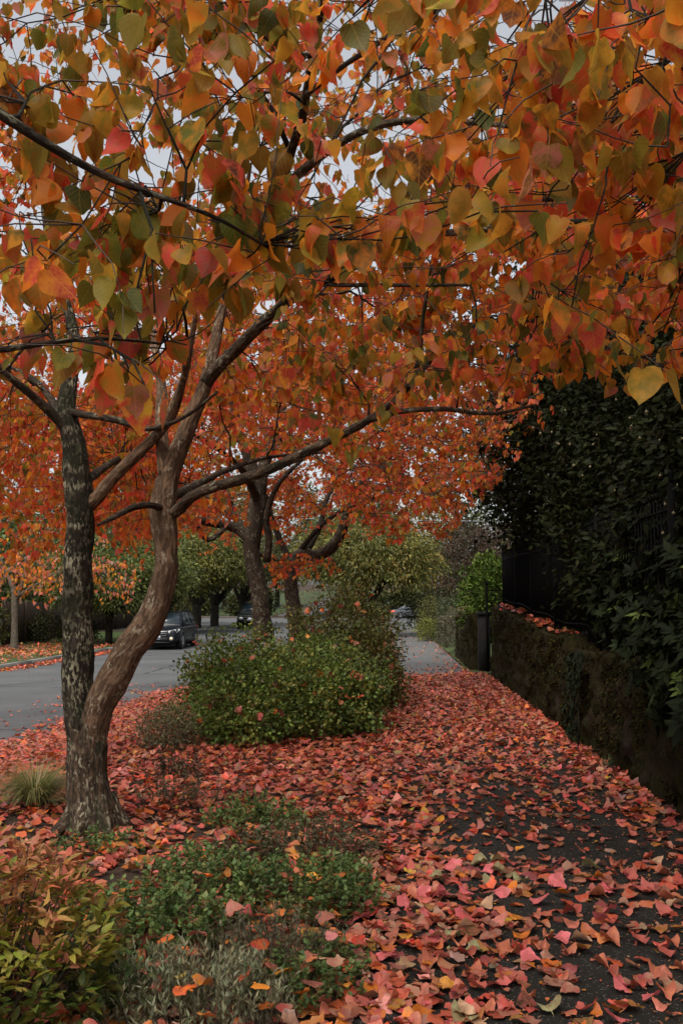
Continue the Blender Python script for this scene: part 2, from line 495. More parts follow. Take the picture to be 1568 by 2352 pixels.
# ------------------------------------------------------------------ setting
def H(x, y):
    """ground height left of the wall"""
    x = np.asarray(x, float); y = np.asarray(y, float)
    road = -.43 + .43 * sstep(46, 60, y)
    bank = sstep(-5.6, -3.0, x)
    h = road * (1 - bank)
    verge = sstep(-12.0, -12.06, x) * .15 * (1 - sstep(56, 60, y))
    rise = np.maximum(0, y - 112) * .028
    return h + verge + rise

def grid(xs, ys, zf):
    X, Y = np.meshgrid(xs, ys); Z = zf(X, Y)
    co = np.stack([X, Y, Z], 2).reshape(-1, 3); w = len(xs)
    a = (np.arange(len(ys) - 1)[:, None] * w + np.arange(w - 1)[None]).ravel()
    f = np.stack([a, a + 1, a + w + 1, a + w], 1)
    return co, f.ravel(), np.full(len(f), 4)

M['soil'] = ground_mat('dark_soil', [(.3, (.022, .015, .010)), (.5, (.045, .028, .018)), (.7, (.075, .045, .028))], 4, 50, .8)
M['grass'] = ground_mat('grass_ground', [(.3, (.020, .035, .010)), (.5, (.040, .065, .016)), (.7, (.075, .080, .026))], 1.2, 30, .8)
M['asphalt'] = ground_mat('road_asphalt', [(.34, (.066, .068, .069)), (.5, (.092, .094, .095)), (.68, (.125, .126, .124))], .5, 110, .5, .85, speck=70, cracks=True)
M['path'] = ground_mat('path_asphalt_wet_shaded', [(.3, (.017, .016, .013)), (.5, (.028, .026, .022)), (.72, (.052, .048, .042))], .9, 130, .8, .85, speck=85, spec=.1)  # near path: wet asphalt, with shade also put into its dark colour
M['path_far'] = ground_mat('path_asphalt_dry_lit', [(.3, (.080, .080, .078)), (.5, (.105, .105, .102)), (.72, (.14, .14, .135))], .7, 110, .4, .8, speck=80)  # paler copy for the far path, without the painted shade
M['concrete'] = ground_mat('kerb_concrete', [(.3, (.12, .115, .10)), (.6, (.20, .19, .17)), (.8, (.26, .25, .22))], 2, 60, .4)

xs = np.concatenate([np.linspace(-400, -30, 12), np.linspace(-28, -12.4, 12), [-12.06, -12.0], np.linspace(-11.5, -6, 8), np.linspace(-5.7, 2.4, 60), np.linspace(3, 30, 14), np.linspace(50, 400, 10)])
ys = np.concatenate([[-60, -30, -10], np.linspace(-4, 30, 110), np.linspace(31, 70, 40), np.linspace(75, 500, 40)])
def zground(X, Y):
    z = H(X, Y)
    bump = np.vectorize(lambda a, b: .025 * mnoise.noise(Vector((a * 1.3, b * 1.3, 0))) + .012 * mnoise.noise(Vector((a * 4, b * 4, 5))))(X, Y)
    m = sstep(-.25, -.7, X) * sstep(-7, -4.5, X) * sstep(40, 25, Y)
    return z + bump * m - .006 - .05 * ((X < -6.2) & (X > -11.9) & (Y < 59)) - .02 * sstep(-.3, 0, X) * sstep(58, 56, Y)
co, f, s = grid(xs, ys, zground)
o = build_mesh('ground', co, f, s, M['soil'], smooth=True); tag(o, kind='structure')

co, f, s = grid(np.linspace(-12.02, -5.0, 12), np.concatenate([np.linspace(-40, 40, 9), np.linspace(42, 60, 19)]), lambda X, Y: -.42 + .43 * sstep(46, 60, Y) + X * 0)
tag(build_mesh('road', co, f, s, M['asphalt'], smooth=True), kind='structure')
co, f, s = grid(np.linspace(-90, 90, 4), np.array([59.9, 80, 100, 112]), lambda X, Y: X * 0 + .008)
tag(build_mesh('cross_road', co, f, s, M['asphalt']), kind='structure')
co, f, s = grid(np.array([-13.5, -6.5]), np.array([111.9, 150, 200, 300]), lambda X, Y: H(X, Y) + .014)
tag(build_mesh('side_road', co, f, s, M['asphalt']), kind='structure')
co, f, s = grid(np.array([-60, -14.0]), np.array([112.4, 200, 300]), lambda X, Y: H(X, Y) + .01)
M['lawn'] = ground_mat('lawn_green', [(.3, (.024, .040, .012)), (.5, (.034, .052, .015)), (.7, (.050, .060, .020))], 1.5, 12, .6)
tag(build_mesh('lawn', co, f, s, M['lawn']), kind='structure')
co, f, s = grid(np.array([-6.0, 60]), np.array([112.4, 200, 300]), lambda X, Y: H(X, Y) + .01)
tag(build_mesh('lawn', co, f, s, M['lawn']), kind='structure')
co, f, s = grid(np.linspace(-.22, 2.28, 6), np.linspace(-4, 23.3, 30), lambda X, Y: X * 0 + .004)
tag(build_mesh('path', co, f, s, M['path'], smooth=True), kind='structure')
co, f, s = grid(np.linspace(-.12, 1.80, 6), np.linspace(23.3, 57.5, 20), lambda X, Y: X * 0 + .004)
tag(build_mesh('path', co, f, s, M['path_far'], smooth=True), kind='structure')
co, f, s = grid(np.linspace(-26, -12.24, 10), np.linspace(-30, 58, 30), lambda X, Y: H(X - 1, Y) + .012)
tag(build_mesh('verge', co, f, s, M['grass'], smooth=True), kind='structure')
co, f, s = grid(np.linspace(1.82, 9, 8), np.linspace(23.4, 57.5, 20), lambda X, Y: .03 + X * 0)
tag(build_mesh('verge', co, f, s, M['grass'], smooth=True), kind='structure')
mb = MB()
for y in np.arange(-30, 57.9, 3.0): mb.box((-12.13, y + 1.5, -.36 + .43 * float(sstep(46, 60, y + 1.5))), (.22, 2.985, .20))
tag(mb.build('kerb', M['concrete']), kind='structure')
mb = MB(); mb.box((.9, 57.75, .0), (5.4, .25, .12)); tag(mb.build('kerb', M['concrete']), kind='structure')
mb = MB(); mb.box((-40.0, 112.2, .05), (53, .3, .16)); tag(mb.build('kerb', M['concrete']), kind='structure')
mb = MB(); mb.box((27.0, 112.2, .05), (66, .3, .16)); tag(mb.build('kerb', M['concrete']), kind='structure')
# earth bank behind the retaining wall
co, f, s = grid(np.concatenate([[2.62], np.linspace(3, 14, 8), [60]]), np.linspace(-6, 22.6, 24), lambda X, Y: 1.0 + .12 * (X - 2.6).clip(0, 4) + 0 * Y)
tag(build_mesh('garden_bank', co, f, s, M['soil'], smooth=True), kind='structure')
# ------------------------------------------------------------------ mossy walls
def wall_mat():
    m, nt, out = new_mat('mossy_stone'); n = N(nt)
    tc = n('ShaderNodeTexCoord').outputs['Object']
    mp = n('ShaderNodeMapping'); n.link(tc, mp.inputs[0]); mp.inputs['Scale'].default_value = (1, 1, .55)
    big = n.noise(tc, 2.2, 5); fine = n.noise(mp.outputs[0], 34, 6, .7); mid = n.noise(mp.outputs[0], 9, 5, .6)
    stone = n.mix(n.ramp(mid, [(.35, 0.0), (.65, 1.0)]), (.028, .021, .016), (.060, .044, .034))
    moss = n.mix(n.ramp(fine, [(.35, 0.0), (.66, 1.0)]), (.006, .006, .002), (.032, .027, .007))
    f = n.ramp(n.math('ADD', n.math('MULTIPLY', big, .6), n.math('MULTIPLY', mid, .4)), [(.36, 0.0), (.50, 1.0)])
    c = n.mix(f, stone, moss)
    c = n.mix(n.ramp(n.noise(tc, 3.5, 3), [(.50, 0.0), (.66, .55)]), c, (.030, .018, .008))
    pr = n('ShaderNodeBsdfPrincipled'); n.link(c, pr.inputs['Base Color']); pr.inputs['Roughness'].default_value = .95
    pr.inputs['Specular IOR Level'].default_value = .1
    n.link(n.bump(n.math('ADD', fine, mid), 1.0, .03), pr.inputs['Normal']); n.link(pr.outputs[0], out.inputs[0])
    return m
M['wall'] = wall_mat()
M['moss'] = leaf_mat('moss_tuft', .2, .9, .1, 0, .6)

def mossy_wall(label, y0, y1, x0, thick, topf, batter=.06, parent=None):
    ys_ = np.arange(y0, y1 + .001, .055); prof = []
    nf = 26
    rings = []
    for y in ys_:
        zt = topf(y)
        pts = [(x0 + batter * k / nf, zt * k / nf - (.05 if k == 0 else 0), 1.0) for k in range(nf + 1)]
        pts += [(x0 + batter + (thick - batter) * k / 6, zt + .015 * math.sin(k), .7) for k in range(1, 7)]
        pts += [(x0 + thick, zt * .5, 0), (x0 + thick, -.05, 0)]
        rings.append([(px, y, pz, w) for px, pz, w in pts])
    A = np.array(rings); ny, nr = A.shape[:2]
    P = A[..., :3].copy()
    for i in range(ny):
        for j in range(nr):
            if A[i, j, 3] == 0: continue
            x, y, z = P[i, j]
            v = Vector((x * .8, y, z))
            st = mnoise.voronoi(Vector((x * .2, y * 2.3, z * 4.2)))[0]
            d = .075 * mnoise.noise(v * 2.1) + .075 * mnoise.noise(v * 6.0) + .034 * mnoise.noise(v * 15) + .07 * (min(.5, st[1] - st[0]) - .2)
            if j <= nf: P[i, j, 0] -= d
            else: P[i, j, 2] += d * .8
            if i in (0, ny - 1): pass
    idx = []
    a = (np.arange(ny - 1)[:, None] * nr + np.arange(nr - 1)[None]).ravel()
    f = np.stack([a, a + nr, a + nr + 1, a + 1], 1)
    fl = f.ravel().tolist(); sz = [4] * len(f)
    for ring in (list(range(nr)), [(ny - 1) * nr + j for j in range(nr)][::-1]):
        fl += ring; sz.append(nr)
    root = build_mesh('stone_wall', P.reshape(-1, 3), fl, sz, M['wall'], smooth=False)
    tag(root, label, 'wall')
    # hanging tufts of moss over the face and the coping
    n = int((y1 - y0) * 1500)
    yy = rng.uniform(y0, y1, n); k = rng.random(n)
    pi = ((yy - y0) / .055).astype(int).clip(0, ny - 1)
    pj = (rng.random(n) ** .8 * (nf + 5)).astype(int).clip(1, nf + 5)
    dens = vnoise(P[pi, pj], 1.6, 3.0) + .35 * (pj / nf - .4)
    s_ = dens > .06; pi, pj = pi[s_], pj[s_]; n = len(pi)
    p = P[pi, pj] + rng.normal(0, .012, (n, 3))
    yd = np.stack([-rng.uniform(.1, .9, n), rng.normal(0, .35, n), -rng.uniform(.2, 1, n)], 1)
    yd[pj > nf] = np.hstack([rng.normal(0, .6, ((pj > nf).sum(), 2)), rng.uniform(.3, 1, ((pj > nf).sum(), 1))])
    nd = np.stack([-np.ones(n), rng.normal(0, .4, n), rng.uniform(0, .6, n)], 1)
    c = np.array([(.034, .031, .007), (.060, .048, .010), (.042, .026, .009), (.020, .022, .006)])[rng.integers(0, 4, n)] * np.exp(rng.normal(0, .2, (n, 1)))
    leaf_object('moss', leaf_arrays(p, yd, nd, rng.uniform(.018, .058, n), T_OVAL[1], c * .8, c * .4, .2, .4), M['moss'], root)
    return root

def top_main(y):
    return 1.06 + .03 * math.sin(y * 1.3) if y < 13.1 else 1.17 + .35 * float(sstep(13, 23, y)) + .02 * math.sin(y * 2)
mossy_wall('long mossy stone wall with fallen leaves on top, running beside the leafy path', 1.6, 22.9, 2.22, .42, top_main)
mossy_wall('short mossy wall beyond the gap, below the clipped hedge', 24.6, 31.0, 1.92, .38, lambda y: 1.36 - .02 * (y - 24))
mb = MB()
mb.box((2.20, 24.32, .66), (.27, .42, 1.42), taper=.96)
mb.box((2.20, 24.32, 1.40), (.31, .47, .07))
M['dark_stone'] = plain_mat('dark_stone', (.010, .009, .008), .9, var=.5, scale=9, bump=.7)
tag(mb.build('gate_pillar', M['dark_stone']), 'dark narrow stone pillar at the end of the short mossy wall', 'pillar')
# brick-red gap in the moss of the near wall face: exposed stones
M['iron'] = plain_mat('black_iron', (.004, .004, .004), .8, spec=.08, var=.3, scale=30)

# ------------------------------------------------------------------ iron fence behind the wall
fx = 2.52
fence = empty('iron_fence', (fx, 16, 1.2), 'tall black iron picket fence standing on the mossy wall', 'fence')
fz = lambda y: top_main(y) + .02
mb = MB()
yy = np.arange(9.2, 22.75, .125)
for y in yy:
    mb.tube([(fx, y, fz(y) + .10), (fx, y, 2.64 + .12 * float(sstep(14, 22, y)))], .010, 5)
    mb.lathe([(.011, 0), (.020, .02), (.004, .07)], (fx, y, 2.63 + .12 * float(sstep(14, 22, y))), seg=6)
mb.build('picket_row', M['iron'], fence, origin=fence.location)
for zoff, top in ((.16, 0), (0, 1)):
    m2 = MB(); pts = []
    for y in np.arange(9.1, 22.86, .5): pts.append((fx + .001, y, fz(y) + zoff if not top else 2.50 + .12 * float(sstep(14, 22, y))))
    m2.tube(pts, .014, 4); m2.build('rail', M['iron'], fence, origin=fence.location)
for y in (9.1, 12.4, 15.6, 18.2, 20.5, 22.82):
    m2 = MB(); zt = 2.74 + .12 * float(sstep(14, 22, y)); m2.box((fx, y, (fz(y) - .03 + zt) / 2), (.055, .055, zt - fz(y) + .06)); m2.lathe([(.03, 0), (.045, .02), (.02, .045), (.035, .08), (.005, .12)], (fx, y, zt), seg=10)
    m2.build('post', M['iron'], fence, origin=fence.location)
gate = empty('iron_gate', (2.45, 24.0, 0), 'low black iron gate with open bars in the gap between the two walls', 'gate')
m2 = MB(); m2.box((2.24, 23.9, 1.05), (.05, .05, 2.06)); m2.lathe([(.02, 0), (.04, .03), (.004, .08)], (2.24, 23.9, 2.08), seg=8); m2.build('post', M['iron'], gate, origin=gate.location)
m2 = MB()
for z in (.35, 1.95): m2.tube([(2.27, 23.9, z), (2.80, 23.9, z)], .016, 6)
m2.build('rail', M['iron'], gate, origin=gate.location)
m2 = MB()
for x in np.arange(2.34, 2.80, .095): m2.tube([(x, 23.9, .1), (x, 23.9, 1.95)], .008, 5)
m2.build('bar', M['iron'], gate, origin=gate.location)
M['steel'] = plain_mat('worn_steel', (.22, .22, .21), .4, 1.0)
mb = MB(); mb.tube([(2.33, 22.5, 1.62), (2.34, 20.0, 1.42), (2.38, 17.2, 1.24), (2.40, 14.2, 1.16)], .011, 6)
for y, z in ((22.3, 1.6), (19.2, 1.36), (16.2, 1.21)): mb.tube([(2.345, y, z), (2.40, y, top_main(y) - .02)], .012, 5)
tag(mb.build('handrail', M['iron']), 'thin sloping iron handrail along the top of the mossy wall', 'handrail')

# ------------------------------------------------------------------ street trees
def bez_tree(): pass
def leaf_colours(pos, kind):
    n = len(pos)
    f1 = vnoise(pos, 1.1, 4.0); f2 = vnoise(pos, .45, 9.0)
    names = ['red', 'redor', 'orange', 'amber', 'pink', 'olive', 'moss', 'green']
    x, y, z = pos.T
    if kind == 'near':
        w = np.tile([.05, .16, .30, .22, .14, .13, .08, .03], (n, 1))
        g = sstep(.35, -.9, x - .15 * y + f2 * 1.2) * sstep(7.5, 3.0, y) + .35 * sstep(.05, .3, f1)
        fr = sstep(6.5, 10, y)[:, None]
        w = w * (1 - fr) + fr * np.array([.38, .32, .13, .05, .12, .03, .01, .01])
        dg = ((x > -1.3) & (x < .5) & (z < 3.5) & (y > 4) & (y < 7)) * .16; w[:, 7] += dg
        w[:, 5] += .9 * g; w[:, 6] += .5 * g; w[:, 7] += .14 * g; w[:, 2] += .2 * g
    else:
        w = np.tile([.48, .28, .07, .03, .16, .04, .02, .01], (n, 1))
        g = sstep(.1, .3, f1); w[:, 5] += .35 * g; w[:, 2] += .4 * g; w[:, 3] += .2 * g
    c, k = pick(names, w, n)
    c2, _ = pick(['red', 'orange', 'olive', 'brown', 'amber'], [.25, .25, .2, .1, .2], n)
    grn = (k >= 5)[:, None]
    c2 = np.where(grn & (rng.random((n, 1)) < .6), c * rng.uniform(.6, 1.6, (n, 1)) * np.array([1.3, .95, .9]), c2)
    return c, c2

def street_tree(label, base, trunk_parts, limbs, targets, ntw, kind, keep=None, size=(.052, .086), thick=1.0, group='heart-leaved street trees in autumn colour', twig_sides=4):
    root = empty('street_tree', base, label, 'tree', group)
    first = None
    for nm, paths, mat, sides in trunk_parts:
        t = mesh_tubes(paths, sides, .20).build(nm, mat, first if (first is not None and nm == 'branch') else root, smooth=True, origin=base)
        if first is None: first = t
    br, tw, sp, so = grow(limbs, targets, ntw, keep=keep, thick=thick)
    if keep is not None:
        k = np.array([keep(p) for p in sp]); sp, so = sp[k], so[k]
        br = [b for b in br if keep(b[len(b) // 2, :3]) and keep(b[-1, :3])]
    tq = mesh_tubes([b for b in br], 6, .1); 
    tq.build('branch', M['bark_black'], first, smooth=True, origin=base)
    pos, yd, nd, sz = hang(sp, so, size)
    if keep is not None:
        k = np.array([keep(p) for p in pos]); pos, yd, nd, sz = pos[k], yd[k], nd[k], sz[k]
    c, c2 = leaf_colours(pos, kind)
    cr = leaf_object('crown', crown_leaves(pos, yd, nd, sz, c, c2), M['leaf'], root, base)
    mesh_tubes(tw, twig_sides).build('twigs', M['twig'], cr, smooth=True, origin=None)
    cr.children[0].location = (0, 0, 0)
    # twigs were built in world space: bring them under the crown
    me = cr.children[0].data; a = np.empty(len(me.vertices) * 3, np.float32); me.vertices.foreach_get('co', a)
    a = a.reshape(-1, 3) - np.asarray(base, np.float32); me.vertices.foreach_set('co', np.ascontiguousarray(a).ravel()); me.update()
    return root, pos

def keep_near(p):
    """nothing hangs right against the lens"""
    q = p - CAM
    if p[1] < 4.3 and not (p[0] < -.15 * p[1] or q[2] > .36 * p[1] or (p[0] > .09 * p[1] and q[2] > .21 * p[1])): return False
    if p[1] < 6.9 and -.225 < p[0] / p[1] < -.16 and .15 < q[2] / p[1] < .30: return False
    if 6.8 < p[1] and -.16 < p[0] / p[1] < -.015 and q[2] < .15 * p[1]: return False
    return q @ q > 2.05 ** 2 and not (p[0] > .45 and p[2] < 1.72 + .20 * p[1]) and not (p[1] > 8.5 and p[0] > 1.3)

rng = np.random.default_rng(101); random.seed(0)
# --- the main tree: two stems from one foot
foot = limb([(216, 1945, 7.3, .235), (213, 1900, 7.3, .190), (207, 1840, 7.3, .163), (201, 1750, 7.3, .144), (197, 1690, 7.3, .138), (194, 1640, 7.3, .122), (191, 1600, 7.3, .09)], .05)
stemA = limb([(194, 1730, 7.31, .10), (187, 1660, 7.3, .114), (181, 1570, 7.3, .116), (178, 1460, 7.3, .110), (180, 1340, 7.3, .108), (184, 1210, 7.3, .103), (180, 1120, 7.3, .104), (170, 1020, 7.3, .088), (152, 945, 7.3, .074), (160, 880, 7.4, .060), (172, 800, 7.5, .050), (160, 720, 7.6, .040), (120, 600, 7.8, .030), (100, 470, 8.0, .02), (90, 350, 8.2, .012)], .05)
stemB = limb([(206, 1790, 7.32, .085), (211, 1720, 7.30, .098), (220, 1660, 7.28, .106), (236, 1610, 7.265, .111), (262, 1555, 7.25, .113), (298, 1492, 7.22, .108), (336, 1440, 7.2, .106), (364, 1385, 7.2, .100), (379, 1320, 7.2, .092), (381, 1260, 7.2, .088), (377, 1205, 7.2, .098), (376, 1150, 7.2, .094), (388, 1090, 7.2, .082), (415, 1025, 7.2, .068), (443, 955, 7.2, .060), (472, 880, 7.2, .052), (492, 800, 7.2, .043), (508, 720, 7.2, .036), (524, 640, 7.2, .03), (545, 560, 7.1, .025), (560, 470, 7.0, .018), (575, 380, 6.9, .012)], .05)
B2 = limb([(380, 1100, 7.2, .055), (376, 1050, 7.2, .052), (370, 990, 7.25, .047), (372, 930, 7.3, .042), (368, 860, 7.4, .035), (350, 770, 7.5, .026), (318, 670, 7.7, .018), (290, 560, 7.9, .012)])
B2b = limb([(374, 985, 7.25, .03), (400, 925, 7.2, .03), (425, 860, 7.1, .027), (440, 780, 7.0, .022), (452, 690, 6.8, .015), (440, 600, 6.5, .009)])
R1 = limb([(392, 1180, 7.2, .052), (412, 1168, 7.12, .050), (440, 1140, 7.0, .047), (500, 1116, 6.9, .044), (600, 1086, 6.7, .040), (700, 1040, 6.5, .036), (800, 990, 6.3, .032), (875, 945, 6.2, .028), (932, 895, 6.1, .024), (960, 830, 6.0, .018), (970, 740, 5.9, .014), (985, 640, 5.8, .011), (1000, 540, 5.7, .007)])
R1b = limb([(920, 905, 6.1, .02), (960, 860, 6.0, .018), (1020, 790, 5.9, .015), (1100, 745, 5.7, .013), (1210, 735, 5.5, .011), (1320, 765, 5.3, .009), (1420, 810, 5.2, .006)])
R1c = limb([(845, 965, 6.25, .018), (920, 945, 6.0, .014), (1020, 940, 5.8, .012), (1130, 950, 5.5, .009), (1230, 930, 5.2, .006)])
R2 = limb([(472, 880, 7.2, .042), (500, 845, 7.1, .040), (545, 800, 6.9, .037), (610, 735, 6.6, .034), (660, 692, 6.4, .031), (730, 652, 6.1, .027), (810, 612, 5.8, .024), (885, 578, 5.5, .020), (960, 546, 5.2, .017), (1060, 532, 4.9, .015), (1170, 522, 4.6, .013), (1300, 510, 4.3, .011), (1420, 512, 4.1, .009), (1580, 545, 3.9, .006)])
R2b = limb([(960, 548, 5.2, .013), (1010, 500, 5.0, .011), (1130, 480, 4.7, .009), (1260, 455, 4.4, .008), (1400, 440, 4.1, .005)])
R2c = limb([(600, 745, 6.6, .016), (690, 660, 6.2, .013), (800, 655, 5.9, .011), (960, 655, 5.5, .009), (1080, 655, 5.2, .006)])
R3 = limb([(518, 680, 7.2, .032), (560, 600, 6.8, .030), (605, 520, 6.4, .028), (648, 440, 6.0, .026), (715, 375, 5.6, .022), (795, 320, 5.2, .019), (870, 288, 4.9, .016), (960, 276, 4.6, .013), (1100, 282, 4.3, .010), (1240, 300, 4.0, .007)])
R4 = limb([(645, 445, 6.0, .024), (668, 350, 5.6, .022), (695, 260, 5.2, .020), (716, 140, 4.8, .017), (735, 40, 4.4, .013), (760, -80, 4.0, .009)])
R4b = limb([(716, 130, 4.8, .012), (650, 110, 4.5, .010), (560, 50, 4.2, .009), (480, -10, 3.9, .008)])
R4c = limb([(705, 215, 5.0, .013), (790, 150, 4.6, .011), (900, 80, 4.2, .010), (1010, 20, 3.9, .008)])
L1 = limb([(205, 1160, 7.3, .055), (225, 1140, 7.28, .050), (262, 1095, 7.25, .046), (310, 1050, 7.2, .043), (352, 1008, 7.15, .040), (395, 955, 6.9, .03), (420, 880, 6.6, .022), (430, 780, 6.2, .014)])
L2 = limb([(150, 945, 7.3, .035), (200, 953, 7.2, .030), (270, 965, 7.1, .026), (340, 985, 7.05, .022), (420, 960, 6.8, .014), (500, 900, 6.4, .008)])
L3 = limb([(372, 1168, 7.15, .030), (345, 1160, 7.0, .027), (305, 1165, 6.8, .024), (268, 1185, 6.6, .018), (225, 1206, 6.4, .010)])
L4 = limb([(165, 995, 7.3, .045), (110, 940, 7.2, .036), (40, 880, 7.0, .028), (-60, 800, 6.8, .02), (-200, 720, 6.5, .012)])
L5 = limb([(170, 1010, 7.3, .04), (120, 920, 7.8, .03), (60, 860, 8.6, .022), (-40, 830, 9.6, .015), (-150, 840, 10.6, .009)])
B6 = limb([(376, 1150, 7.2, .05), (440, 1120, 7.9, .036), (520, 1080, 8.7, .026), (620, 1050, 9.6, .018), (740, 1040, 10.4, .01)])
B7 = limb([(180, 1120, 7.3, .045), (230, 1080, 8.0, .034), (280, 1050, 8.9, .025), (300, 1040, 10.0, .016), (290, 1030, 11.0, .009)])
ROOTS = []
_b = at(215, 1890, 7.3)
for k, a in enumerate((.2, 1.3, 2.5, 3.6, 4.5, 5.4)):
    d_ = np.array([math.cos(a), math.sin(a), 0])
    ROOTS.append(smooth_path([(*(_b + d_ * .09 + [0, 0, .20]), .055), (*(_b + d_ * .15 + [0, 0, .07]), .06), (*(_b + d_ * .21 + [0, 0, .0]), .05), (*(_b + d_ * (.28 + .05 * math.sin(k * 3)) + [0, 0, -.06]), .03)], .04))
R1[:, 3] *= .88
for _l in (R2, R2b, R2c, R3, R4, R4b, R4c, R1b, R1c): _l[:, 3] *= 1.22
limbsM = [foot, stemA, stemB, B2, B2b, R1, R1b, R1c, R2, R2b, R2c, R3, R4, R4b, R4c, L1, L2, L3, L4, L5, B6, B7]
baseM = at(215, 1905, 7.3)
tM = dome(620, (-1.7, 7.0), 5.6, 5.4, 3.15, 6.9, 1.05)
# outer sprays that reach over the path towards the wall
q_ = rng.uniform(4.0, 8.2, 120)
tM2 = np.stack([rng.uniform(.1, 2.3, 120), q_, 1.65 + q_ * rng.uniform(.20, .56, 120)], 1)
q_ = rng.uniform(4.5, 9.0, 80)
tM4 = np.stack([rng.uniform(-1.6, .6, 80), q_, 1.65 + q_ * rng.uniform(.22, .42, 80)], 1)
tM3 = np.array([at(rng.uniform(-120, 430), rng.uniform(930, 1225), rng.uniform(8.6, 13.0)) for _ in range(150)])
tM = np.concatenate([tM, tM2, tM3, tM4])
tM = tM[np.array([keep_near(p) for p in tM])]
street_tree('nearest street tree, one lichened dark stem and one curved brown stem from one foot', baseM,
            [('trunk', [foot] + ROOTS, M['bark_foot'], 30), ('stem', [stemA], M['bark_dark'], 26), ('stem', [stemB], M['bark_brown'], 26), ('branch', [B2, B2b, L1], M['bark_brown'], 12), ('branch', [R1, R2, R3], M['bark_foot'], 12),
             ('branch', [R1b, R1c, R2b, R2c, R4, R4b, R4c, L2, L3, L4, L5, B6, B7], M['bark_street'], 8)],
            limbsM, tM, 5300, 'near', keep_near)

def keep_far(p):
    """the crowns stop short of the evergreens and keep clear of walkers"""
    if -2.6 < p[0] < -.8 and 18.6 < p[1] < 20.4 and p[2] > 1.95: return True
    for x0, yt, zc in ((-2.25, 16.0, 3.55), (-2.0, 21.5, 3.5)):
        if abs(p[0] - x0) < 1.4 and yt - 4.4 < p[1] < yt + .5 and p[2] < zc + .7: return False
    return p[0] < 1.0 + max(0, p[2] - 2.8) * .85 and p[2] > 2.55 + max(0, p[1] - 16) * .09 - .5 * (p[0] < -4)
rng = np.random.default_rng(102); random.seed(1)
# --- second tree, behind the rose bush
Y2 = 16.0
T2 = limb([(606, 1475, Y2, .17), (602, 1430, Y2, .150), (597, 1370, Y2, .138), (586, 1310, Y2, .135), (578, 1255, Y2, .138), (586, 1200, Y2, .142), (592, 1150, Y2, .135), (588, 1110, Y2, .13), (570, 1050, Y2, .10), (548, 980, Y2, .07), (530, 900, Y2, .045), (520, 800, Y2, .025)], .08)
T2b = limb([(592, 1140, Y2, .12), (604, 1080, Y2, .10), (625, 1010, Y2 + .2, .075), (650, 930, Y2 + .4, .05), (680, 830, Y2 + .7, .03), (700, 740, Y2 + 1, .015)])
T2c = limb([(575, 1240, Y2, .10), (545, 1215, Y2, .085), (505, 1203, Y2 - .2, .075), (455, 1195, Y2 - .5, .06), (420, 1183, Y2 - .9, .045), (350, 1130, Y2 - 1.3, .03), (270, 1110, Y2 - 1.8, .015)])
T2d = limb([(612, 1290, Y2, .06), (618, 1240, Y2 - .1, .055), (612, 1190, Y2 - .2, .05), (635, 1120, Y2 - .5, .04), (690, 1060, Y2 - 1, .025), (760, 1020, Y2 - 1.6, .012)])
T2e = limb([(580, 1235, Y2, .07), (520, 1170, Y2 + .6, .05), (440, 1120, Y2 + 1.2, .035), (340, 1090, Y2 + 2, .02), (240, 1090, Y2 + 2.6, .01)])
T2f = limb([(592, 1150, Y2, .08), (560, 1085, Y2 - .8, .055), (500, 1030, Y2 - 1.6, .035), (430, 990, Y2 - 2.4, .018)])
T2g = limb([(520, 1205, Y2 - .1, .05), (500, 1228, Y2 - .3, .045), (478, 1240, Y2 - .35, .045), (462, 1225, Y2 - .45, .04), (450, 1200, Y2 - .6, .03), (425, 1160, Y2 - .9, .02)])
limbs2 = [T2, T2b, T2c, T2d, T2e, T2f, T2g]
b2 = at(605, 1472, Y2); b2[2] = -.02
d2 = dome(600, (b2[0] - .5, Y2), 5.4, 4.9, 3.35, 7.4, .75)
street_tree('second street tree, its lichened trunk rising behind the big rose bush', b2,
            [('trunk', [T2], M['bark_street'], 20), ('branch', [T2b, T2c, T2d, T2e, T2f, T2g], M['bark_street'], 10)], limbs2, d2, 4900, 'far', keep_far, thick=2.4)
rng = np.random.default_rng(103); random.seed(2)
# --- third tree
Y3 = 21.5
T3 = limb([(683, 1475, Y3, .20), (680, 1440, Y3, .165), (672, 1380, Y3, .152), (668, 1330, Y3, .150), (674, 1292, Y3, .155), (692, 1272, Y3, .14), (722, 1277, Y3, .135), (760, 1258, Y3 - .1, .125), (783, 1225, Y3 - .2, .115), (797, 1180, Y3 - .3, .10), (820, 1130, Y3 - .4, .075), (850, 1070, Y3 - .6, .05), (880, 990, Y3 - .8, .03), (890, 900, Y3 - 1, .015)], .08)
T3b = limb([(690, 1278, Y3, .09), (716, 1245, Y3 + .1, .08), (735, 1205, Y3 + .2, .065), (750, 1150, Y3 + .3, .05), (780, 1080, Y3 + .6, .03), (800, 1000, Y3 + 1, .015)])
T3c = limb([(672, 1300, Y3, .08), (650, 1255, Y3, .07), (628, 1200, Y3 - .1, .06), (610, 1130, Y3 - .2, .045), (600, 1040, Y3 - .3, .03), (600, 940, Y3 - .4, .015)])
T3d = limb([(690, 1262, Y3, .06), (740, 1205, Y3 - .6, .05), (800, 1165, Y3 - 1.2, .04), (880, 1135, Y3 - 1.8, .028), (960, 1110, Y3 - 2.4, .018), (1030, 1085, Y3 - 3, .01)])
T3e = limb([(672, 1300, Y3, .06), (640, 1290, Y3 - .4, .045), (590, 1270, Y3 - 1, .03), (550, 1240, Y3 - 1.6, .015)])
b3 = at(683, 1474, Y3); b3[2] = -.03
d3 = dome(560, (b3[0] - .2, Y3), 5.2, 5.4, 3.75, 8.0, .75)
d3 = np.concatenate([d3, np.array([at(rng.uniform(600, 790), rng.uniform(1285, 1340), rng.uniform(18.8, 20.2)) for _ in range(16)])])
